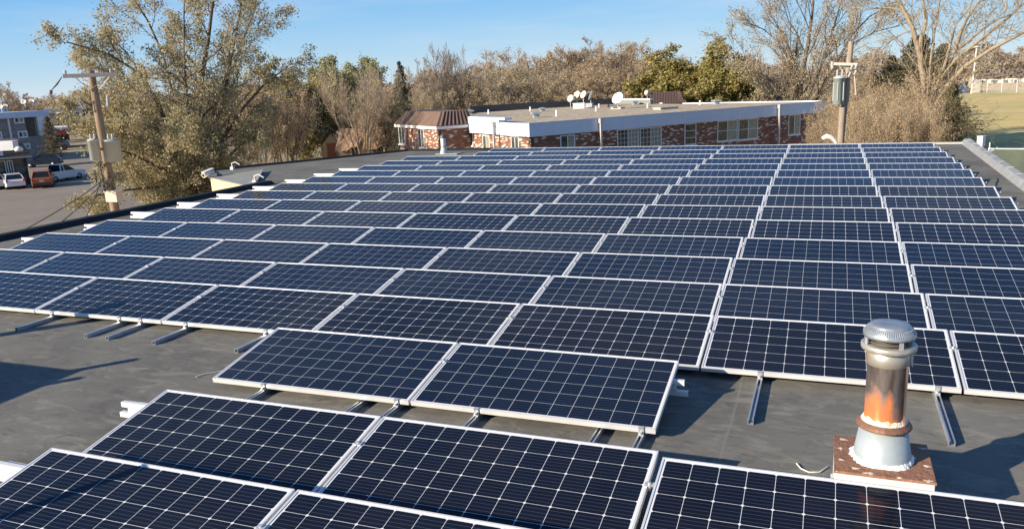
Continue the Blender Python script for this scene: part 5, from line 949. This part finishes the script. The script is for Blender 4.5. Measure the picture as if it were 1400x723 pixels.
proto('sage', 16, 12, 7, 5.0, .2, [dict(c=14, t0=.15, a=42, r=.34, n=5, up=.22, w=.10, rr=.5), dict(c=8, t0=.1, a=38, r=.45, n=4, up=.20, w=.12, rr=.55, mr=.012), dict(c=6, t0=.1, a=34, r=.55, n=3, up=.15, w=.12, rr=.6, mr=.009)], [(11, .10, .22)], B_DK, L_GRN, T_GREY, .12)
proto('dense', 17, 9, 8, 3.8, .2, [dict(c=10, t0=.12, a=48, r=.46, n=5, up=.06, w=.14, rr=.5), dict(c=9, t0=.1, a=45, r=.45, n=4, up=.05, w=.15, rr=.55, mr=.012), dict(c=6, t0=.1, a=40, r=.5, n=3, up=.05, w=.15, rr=.6, mr=.009)], [(14, .10, .20), (6, .10, .16)], B_DK, L_YOL, T_GREY, .10)
proto('maple', 18, 12, 18, 6.0, .20, [dict(c=12, t0=.35, a=40, r=.34, n=5, up=.10, w=.06, rr=.5, mr=.022), dict(c=7, t0=.15, a=30, r=.5, n=4, up=.06, w=.08, rr=.6, mr=.016), dict(c=5, t0=.1, a=30, r=.55, n=3, up=.04, w=.08, rr=.7, mr=.012)], None, B_DK, L_TAN, mat('grey_maple_twigs', (.36, .30, .25), .9), .30)
# multi-stemmed shrubby trees
def stems(rng, n_, H, sp, r0):
    o = []
    for i in range(n_):
        a = 2 * math.pi * i / n_ + rng.uniform(-.3, .3); s = sp * rng.uniform(.4, 1); h = H * rng.uniform(.75, 1); b0 = rng.uniform(.1, .45)
        o.append(([(b0 * math.cos(a), b0 * math.sin(a), -.3), ((b0 + s * .12) * math.cos(a), (b0 + s * .12) * math.sin(a), h * .25), (s * .5 * math.cos(a + .15), s * .5 * math.sin(a + .15), h * .6), (s * math.cos(a + .25), s * math.sin(a + .25), h)], r0 * rng.uniform(.7, 1.1), .015))
    return o
SHR = lambda c1, c2, c3, t0=.38: [dict(c=c1, t0=t0, a=30, r=.42, n=5, up=.14, w=.10, rr=.5), dict(c=c2, t0=.15, a=30, r=.48, n=4, up=.10, w=.12, rr=.6, mr=.009), dict(c=c3, t0=.1, a=30, r=.5, n=3, up=.06, w=.13, rr=.7, mr=.006)]
PROTO['stems'] = (tree_meshes('s', 21, stems(random.Random(2), 13, 9, 4.4, .085), SHR(8, 7, 5, .5), [(1, .04, .1)], B_TAN, L_PINK, T_GREY), 9, 4.4)
PROTO['stemsleaf'] = (tree_meshes('s2', 22, stems(random.Random(4), 10, 8, 3.6, .10), SHR(8, 7, 4), [(8, .06, .18)], B_DK, L_TAN, T_GREY), 8, 3.6)
PROTO['brush'] = (tree_meshes('s3', 23, stems(random.Random(6), 22, 6, 3.6, .05), SHR(6, 5, 4, .15), [(10, .038, .14), (4, .038, .12)], B_PALE, L_PINK, T_TAN), 6, 3.6)

def conifer(seed, H, rb, lean=.0, lm=None, droop=.12, whorls=26, per=9, irregular=0.):
    rng = np.random.default_rng(seed); tz = np.linspace(.08, .98, whorls); Q = []; 
    P0, R0 = limb([(0, 0, -.3), (0, 0, H * .5), (0, 0, H)], .16, .02)
    for z in tz:
        for j in range(per):
            a = rng.uniform(0, 2 * np.pi); ln = rb * (1 - z) ** .75 * rng.uniform(.65, 1.1) * (1 + irregular * rng.normal()) + .15; ln = max(ln, .15)
            up = .25 if irregular else -.05
            Q.append([(0, 0, z * H), (ln * .5 * np.cos(a), ln * .5 * np.sin(a), z * H + ln * (.1 + up * .5)), (ln * np.cos(a), ln * np.sin(a), z * H - ln * droop + ln * up)])
    Q = np.array(Q); V0, F0 = tubes(P0[None], R0[None], 8); V1, F1 = tubes(Q, np.full(Q.shape[:2], .018), 3)
    P2_, R2 = spawn(rng, Q, np.full(Q.shape[:2], .015), 9, .1, 50, .35, 3, .0, .1, .8, .1); V2, F2 = tubes(P2_, np.maximum(R2, .006), 3)
    V3, F3, a3 = leaves(rng, P2_, 9, .075, .06, asp=.3)
    tm = npmesh('trunk', np.concatenate([V0, V1]), np.concatenate([F0, F1 + len(V0)]), [B_DK], smooth=True)
    cm = npmesh('crown', np.concatenate([V2, V3]), np.concatenate([F2, F3 + len(V2)]), [B_DK, lm or L_DGR], np.r_[np.zeros(len(F2)), np.ones(len(F3))], np.r_[np.zeros(len(F2)), a3]); return tm, cm
PROTO['spruce'] = (conifer(31, 10, 2.3), 10, 2.3)
PROTO['juniper'] = (conifer(32, 7, 3.0, lm=L_JUN, droop=.0, whorls=22, per=10, irregular=.35), 7, 3.0)
def put(kind, key, px, ytop, dist, label, group=None, wpx=None, rz=None, cat=None, zb=ZG):
    """stand a tree on the ground in the direction of px at dist, tall enough to reach the height seen at ytop"""
    me, H, sp = PROTO[key]; top = U(px, ytop, dist=dist); h = top[2] - zb; s = h / (H * (1.10 if key not in ('spruce', 'juniper') else 1.0)); sw = s if wpx is None else (wpx / F * dist) / (2 * sp)
    return plant(kind, me, (top[0], top[1], zb), RNG.uniform(0, 6.28) if rz is None else rz, (sw, sw, s), label, cat or 'tree', group)
BG = 'background trees'
N1 = 'trees behind the brick building'
items = []
# (kind, proto, px, ytop, dist, wpx, label)
put('sage_tree', 'sage', 458, 64, 120, 'tall sage green pointed tree crown left of centre skyline, left one of two', 'sage green trees', 125)
put('sage_tree', 'sage', 492, 68, 124, 'tall sage green pointed tree crown, right one of two before the dark spruce', 'sage green trees', 120)
put('sage_tree', 'sage', 418, 84, 118, 'sage green tree just right of the big cottonwood crown', 'sage green trees', 95)
put('dark_tree', 'dense', 385, 88, 105, 'dark olive tree partly hidden behind the right side of the big cottonwood', None, 90)
put('spruce_tree', 'spruce', 546, 84, 92, 'dark narrow spruce between the sage trees and the lone bare maple', None, 50)
put('maple_tree', 'maple', 606, 42, 105, 'lone bare maple with a full fan of twigs against the sky', None, 88)
put('bare_tree', 'bare2', 534, 92, 108, 'grey bare tree directly left of the dark spruce', BG, 70)
put('bare_tree', 'bare', 572, 78, 140, 'grey bare tree between the spruce and the lone maple', BG, 70)
put('small_tree', 'olive', 585, 112, 98, 'small olive leafed tree under the spruce, left of the lone maple trunk', BG, 60)
put('small_tree', 'pink', 632, 118, 110, 'small pinkish tree at the right foot of the lone maple', BG, 60)
put('small_tree', 'tawny', 515, 118, 96, 'low tawny tree above the shaggy garage roof', BG, 70)
put('multi_stemmed_tree', 'stems', 488, 92, 70, 'bare multi-stemmed tree standing in front of the brown shed', None, 112)
put('multi_stemmed_tree', 'stemsleaf', 380, 118, 66, 'tan leafed multi-stemmed tree left of the white shed', None, 84)
put('multi_stemmed_tree', 'stemsleaf', 345, 130, 64, 'tan multi-stemmed tree right behind the big cottonwood', None, 80)
ordn = 0
row = [('tawny', 654, 78, 130, 80), ('pink', 680, 62, 150, 76), ('pink', 700, 64, 142, 60), ('olive', 722, 72, 115, 110), ('bare2', 752, 60, 150, 80), ('tawny', 775, 56, 145, 84), ('bare', 800, 48, 150, 96), ('bare2', 826, 44, 155, 90), ('tawny', 850, 52, 135, 92), ('pink', 868, 50, 150, 70), ('bare', 886, 62, 145, 70), ('olive', 668, 92, 104, 90), ('tawny', 805, 84, 108, 100), ('bare2', 848, 90, 106, 90), ('bare', 738, 92, 108, 90), ('olive', 765, 96, 106, 80), ('tawny', 888, 92, 108, 70), ('pink', 912, 70, 150, 70)]
row.sort(key=lambda q: (q[3] < 120, q[1])); nf = nn = 0
NMK = {'tawny': ('tawny_tree', 'tawny half-leafed'), 'pink': ('pinkish_tree', 'pinkish tan'), 'olive': ('olive_tree', 'olive leafed'), 'bare': ('bare_tree', 'grey bare'), 'bare2': ('bare_tree', 'tan bare')}
for key, px, yt, d_, wp in row:
    if d_ >= 120: nf += 1; lb = '%s tree on the skyline behind the roof dishes, %s from left' % (NMK[key][1], ORD(nf))
    else: nn += 1; lb = '%s lower tree right behind the brick building, %s from left' % (NMK[key][1], ORD(nn))
    put(NMK[key][0], key, px, yt, d_, lb, N1, wp * 1.45)
put('dense_olive_tree', 'dense', 930, 70, 104, 'dense yellow olive tree above the brown far roof, left one of three', 'dense olive trees', 130)
put('dense_olive_tree', 'dense', 972, 62, 100, 'dense yellow olive tree above the far white roof edge, middle one of three', 'dense olive trees', 135)
put('dense_olive_tree', 'dense', 1000, 84, 98, 'dense yellow olive tree, right one of three, lower than its neighbours', 'dense olive trees', 80)
put('pinkish_tree', 'pink', 1040, 92, 110, 'pinkish tan tree below the pale willow crown', BG, 90)
put('tawny_tree', 'tawny', 1072, 88, 104, 'tawny tree right behind the far end of the blue fascia', BG, 90)
put('tawny_tree', 'olive', 1112, 100, 100, 'olive tree between the far building end and the right pole', BG, 70)
put('bare_tree', 'bare2', 1195, 76, 150, 'tan bare tree on the skyline just right of the right pole', BG, 90)
put('bare_tree', 'pink', 1228, 84, 140, 'pinkish tree behind the brush, left of the junipers', BG, 70)
put('bare_tree', 'bare', 1180, 104, 120, 'grey bare tree low behind the right pole', BG, 80)
put('tawny_tree', 'tawny', 1215, 96, 92, 'tawny tree rising out of the brush right of the pole', BG, 80)
put('tawny_tree', 'bare2', 1392, 70, 350, 'tan bare tree overhanging the ranch house at the right edge', BG, 110)
put('tawny_tree', 'tawny', 1440, 50, 330, 'tawny tree at the right picture edge above the lawn', BG, 90)
put('bare_tree', 'bare', 1345, 80, 345, 'small grey tree on the skyline above the ranch house', BG, 60)
for i, (px, yt, d_, wp, key) in enumerate(((1172, 134, 60, 90, 'brush'), (1205, 116, 66, 110, 'stemsleaf'), (1240, 118, 60, 110, 'brush'), (1262, 128, 64, 72, 'stemsleaf'), (1225, 140, 52, 100, 'brush'), (1190, 150, 50, 90, 'brush'), (1246, 152, 50, 68, 'stemsleaf'), (1276, 162, 56, 42, 'brush'), (1130, 158, 66, 60, 'brush'))):
    put('brush_shrub', key, px, yt, d_, ['pale brush shrub right beside the right pole foot', 'tall pinkish brush shrub, left one of the tall three', 'tall pinkish brush shrub, middle one below the big forked trunk', 'tall brush shrub, right one under the forked trunk', 'nearer brush shrub in the middle behind the back row of panels', 'nearer brush shrub left, just right of the pole', 'nearer brush shrub right, before the chain link fence', 'low brush shrub at the chain link fence by the roof corner', 'low brush shrub between the building end and the right pole'][i], 'brush behind the right end of the array', wp, cat='shrub')
put('juniper_tree', 'juniper', 1258, 50, 90, 'tall dark juniper behind the big forked trunk', 'junipers', 125)
put('juniper_tree', 'juniper', 1218, 78, 92, 'lower dark juniper left of the forked trunk', 'junipers', 90)
put('juniper_tree', 'juniper', 1290, 62, 88, 'dark juniper just right of the forked trunk', 'junipers', 90)
put('juniper_tree', 'juniper', 1306, 116, 56, 'low spreading juniper overlapping the lawn edge', 'junipers', 70)
put('dark_tree', 'dense', 1240, 76, 96, 'dark olive tree left of the junipers', None, 60)
# far left
put('dark_tree', 'juniper', 64, 160, 130, 'round dark evergreen at the right end of the apartment block', None, 30)
for i, (px, yt, d_, wp, key) in enumerate(((8, 110, 210, 60, 'bare'), (-12, 106, 200, 60, 'bare2'), (38, 128, 260, 60, 'bare2'), (75, 124, 270, 60, 'tawny'), (105, 122, 250, 60, 'pink'), (62, 130, 300, 60, 'bare'), (95, 128, 300, 50, 'bare'), (130, 124, 280, 60, 'bare2'), (85, 150, 205, 40, 'olive'))):
    put('distant_tree', key, px, yt, d_, ['large bare tree behind the left end of the apartment roof', 'bare tree at the very left picture edge', 'tan bare tree on the left skyline behind the apartment roof', 'tawny tree on the left skyline past the apartment roof', 'pinkish tree on the left skyline under the crossarm', 'low grey tree on the left skyline behind the apartment corner', 'low grey tree on the left skyline above the pale warehouse', 'bare tree on the left skyline right behind the left pole', 'small olive tree between the warehouse and the red building'][i], 'trees on the left skyline', wp)
for i, (px, yt, d_, wp) in enumerate(((160, 130, 230, 70), (200, 128, 220, 70), (250, 126, 210, 80), (300, 122, 200, 80), (345, 112, 190, 80))):
    put('distant_tree', ['bare2', 'tawny', 'bare', 'olive', 'tawny'][i], px, yt, d_, 'tree glimpsed through the big cottonwood crown, %s from left' % ORD(i + 1), 'trees beyond the big cottonwood', wp)

# the big cottonwood behind the left pole: limbs follow the photograph
def WPT(px, py, d): return np.array(U(px, py, dist=d))
bb = WPT(262, 262, 45); base = np.array([bb[0], bb[1], ZG])
def LP_(pts, r0, r1): return ([tuple(WPT(*q) - base) for q in pts], r0, r1)
bs = (0, 0, -.3)
def LPb(pts, r0, r1, start=bs): return ([start] + [tuple(WPT(*q) - base) for q in pts], r0, r1)
cw = [LPb([(262, 240, 45), (250, 205, 45), (262, 150, 45), (282, 100, 45), (285, 50, 45), (292, -10, 45), (300, -60, 45)], .25, .04),
      LPb([(268, 235, 45), (290, 180, 45.5), (312, 130, 46), (314, 70, 46), (330, 20, 46), (338, -45, 46)], .19, .03),
      LPb([(268, 240, 45), (318, 170, 45), (345, 125, 45), (372, 104, 45), (392, 92, 45)], .20, .03),
      LPb([(255, 235, 45), (235, 190, 44.5), (215, 150, 44), (212, 100, 44), (165, 78, 44), (125, 62, 44), (92, 58, 44)], .22, .03),
      LPb([(255, 240, 45), (222, 215, 44), (180, 175, 43.5), (145, 150, 43), (112, 138, 43)], .20, .03),
      LPb([(258, 248, 45), (235, 240, 43), (195, 215, 42.5), (150, 200, 42), (110, 185, 42)], .18, .03),
      LPb([(258, 232, 45), (240, 170, 46), (232, 100, 46.5), (222, 50, 47), (190, 10, 47), (170, -20, 47)], .16, .03),
      LPb([(262, 235, 45), (258, 160, 44), (252, 90, 43.5), (248, 40, 43), (255, -40, 43)], .14, .02),
      LPb([(262, 250, 45), (230, 258, 43), (185, 255, 42), (150, 262, 41.5), (122, 270, 41)], .15, .03),
      LPb([(265, 250, 45), (300, 225, 44), (330, 200, 43.5), (350, 178, 43)], .16, .03),
      LPb([(262, 250, 45), (275, 255, 42), (245, 235, 40.5), (225, 200, 39.5), (212, 175, 39)], .15, .02),
      LPb([(262, 245, 45), (285, 200, 48), (300, 150, 49), (330, 60, 50), (350, 10, 50)], .2, .03),
      LPb([(258, 240, 45), (205, 190, 47), (160, 140, 48), (138, 100, 48), (130, 75, 48)], .18, .03)]
me = tree_meshes('cw', 41, cw, [dict(c=14, t0=.2, a=46, r=.27, n=6, up=.05, w=.16, rr=.45, ml=1.1), dict(c=9, t0=.12, a=42, r=.46, n=4, up=.03, w=.16, rr=.55, mr=.010, ml=.6), dict(c=7, t0=.1, a=40, r=.5, n=3, up=.0, w=.16, rr=.6, mr=.006, dr=.05)], [(13, .048, .13), (5, .048, .10)], B_DK, L_OLIVE, T_GREY)
plant('cottonwood_tree', me, base, 0, (1, 1, 1), 'huge pale olive cottonwood filling the upper left behind the leaning pole', 'tree')
# the pale willow-like tree beyond the far building end
bb = WPT(1090, 150, 88); base = np.array([bb[0], bb[1], ZG])
wl_ = [LPb([(1092, 140, 88), (1096, 100, 88), (1108, 50, 88), (1112, 0, 88), (1118, -60, 88)], .34, .04),
       LPb([(1092, 150, 88), (1070, 118, 88), (1045, 105, 88), (1015, 84, 87), (995, 62, 87)], .20, .03),
       LPb([(1088, 140, 88), (1090, 90, 88), (1075, 50, 88), (1050, 22, 88), (1042, -10, 88)], .24, .03),
       LPb([(1092, 135, 88), (1085, 80, 89), (1065, 60, 90), (1050, 38, 90), (1020, 30, 90)], .2, .03),
       LPb([(1092, 150, 88), (1120, 128, 86), (1140, 95, 86), (1160, 50, 86), (1185, 20, 86), (1222, 4, 86)], .26, .03),
       LPb([(1092, 150, 88), (1118, 110, 87), (1132, 60, 87), (1150, 10, 87), (1160, -40, 87)], .24, .03),
       LPb([(1120, 120, 86), (1150, 72, 86), (1178, 45, 85), (1230, 35, 85)], .16, .03),
       LPb([(1082, 150, 87), (1048, 130, 86), (1030, 110, 85), (1008, 104, 85)], .13, .02)]
me = tree_meshes('wl', 42, wl_, [dict(c=12, t0=.28, a=36, r=.30, n=6, up=.12, w=.11, rr=.45, ml=1.6), dict(c=8, t0=.15, a=34, r=.48, n=4, up=.08, w=.13, rr=.55, mr=.018, ml=.8), dict(c=7, t0=.1, a=34, r=.55, n=3, up=.02, w=.14, rr=.6, mr=.010)], [(5, .062, .25)], B_DK, leaf_mat('pale_buff_leaves', (.34, .29, .18), (.42, .35, .23), (.54, .47, .34), .4), T_GREY)
plant('willow_tree', me, base, 0, (1, 1, 1), 'tall thinly leafed pale willow rising behind the far end of the brick building', 'tree')
# big bare forked tree at the right
bb = WPT(1268, 150, 62); base = np.array([bb[0], bb[1], ZG])
fk = [LPb([(1268, 150, 62), (1266, 118, 62), (1258, 85, 62), (1254, 50, 62), (1246, 22, 62), (1232, 0, 62), (1205, -25, 62)], .34, .08),
      LPb([(1268, 122, 62), (1275, 80, 62), (1274, 40, 62), (1284, 10, 62), (1290, -30, 62)], .16, .05),
      LPb([(1270, 130, 62), (1290, 95, 62), (1305, 72, 62), (1340, 58, 61), (1375, 30, 61), (1415, -10, 61)], .20, .06),
      LPb([(1272, 135, 62), (1292, 115, 62), (1330, 78, 61), (1360, 62, 61), (1400, 48, 60), (1440, 20, 60)], .25, .07),
      LPb([(1254, 55, 62), (1272, 30, 62), (1258, 0, 62), (1262, -40, 62)], .14, .04, tuple(WPT(1258, 80, 62) - base)),
      LPb([(1318, 30, 61), (1340, 0, 61), (1362, -30, 61)], .13, .04, tuple(WPT(1305, 72, 62) - base)),
      LPb([(1350, 35, 61), (1372, 22, 61), (1402, 15, 60)], .10, .03, tuple(WPT(1310, 68, 62) - base)),
      LPb([(1225, 10, 62), (1190, 12, 62), (1160, 20, 62)], .09, .02, tuple(WPT(1248, 25, 62) - base)),
      LPb([(1300, 60, 62), (1306, 30, 62), (1330, 10, 61), (1335, -20, 61)], .10, .03, tuple(WPT(1290, 95, 62) - base)),
      LPb([(1235, 45, 62), (1212, 60, 62), (1195, 85, 62)], .05, .015, tuple(WPT(1254, 40, 62) - base))]
me = tree_meshes('fk', 43, fk, [dict(c=11, t0=.25, a=46, r=.30, n=6, up=.08, w=.16, rr=.26, ml=1.2), dict(c=6, t0=.15, a=38, r=.48, n=4, up=.05, w=.14, rr=.55, mr=.012, ml=.6), dict(c=5, t0=.1, a=36, r=.5, n=3, up=.02, w=.14, rr=.6, mr=.007)], [(1, .05, .15)], B_PALE, L_OLIVE, T_TAN)
plant('forked_tree', me, base, 0, (1, 1, 1), 'big bare forked tree with thick pale limbs at the upper right', 'tree')
# distant woodland behind everything, one mass
rng = np.random.default_rng(77); N = 90000
az = rng.uniform(-52, 22, N); dd = rng.uniform(280, 420, N); a_ = np.radians(az); hh = (10.5 + 2.5 * np.sin(az * .9) + 1.5 * np.sin(az * 2.3 + 1) + rng.normal(0, .6, N)) * np.sqrt(rng.random(N)); keep = ~((az > 12))
c_ = np.stack([CAM[0] + np.sin(a_) * dd, CAM[1] + np.cos(a_) * dd, ZG + hh], 1)[keep]; n_ = len(c_)
u_ = unit(rng.normal(size=(n_, 3))); v_ = unit(np.cross(u_, rng.normal(size=(n_, 3)))); s_ = rng.uniform(.25, .8, n_)[:, None]
me = npmesh('distant_wood', np.stack([c_ - u_ * s_, c_ + v_ * s_ * .5, c_ + u_ * s_, c_ - v_ * s_ * .5], 1).reshape(-1, 3), np.arange(4 * n_).reshape(n_, 4), [leaf_mat('far_wood_leaves', (.20, .155, .115), (.27, .21, .155), (.34, .29, .24), .03, .15)], attr=rng.random(n_))
o = bpy.data.objects.new('distant_wood', me); C.objects.link(o); tag(o, 'hazy brown far-off woodland along the horizon', 'woodland', kind='stuff')
# grass tufts along the near lawn edge
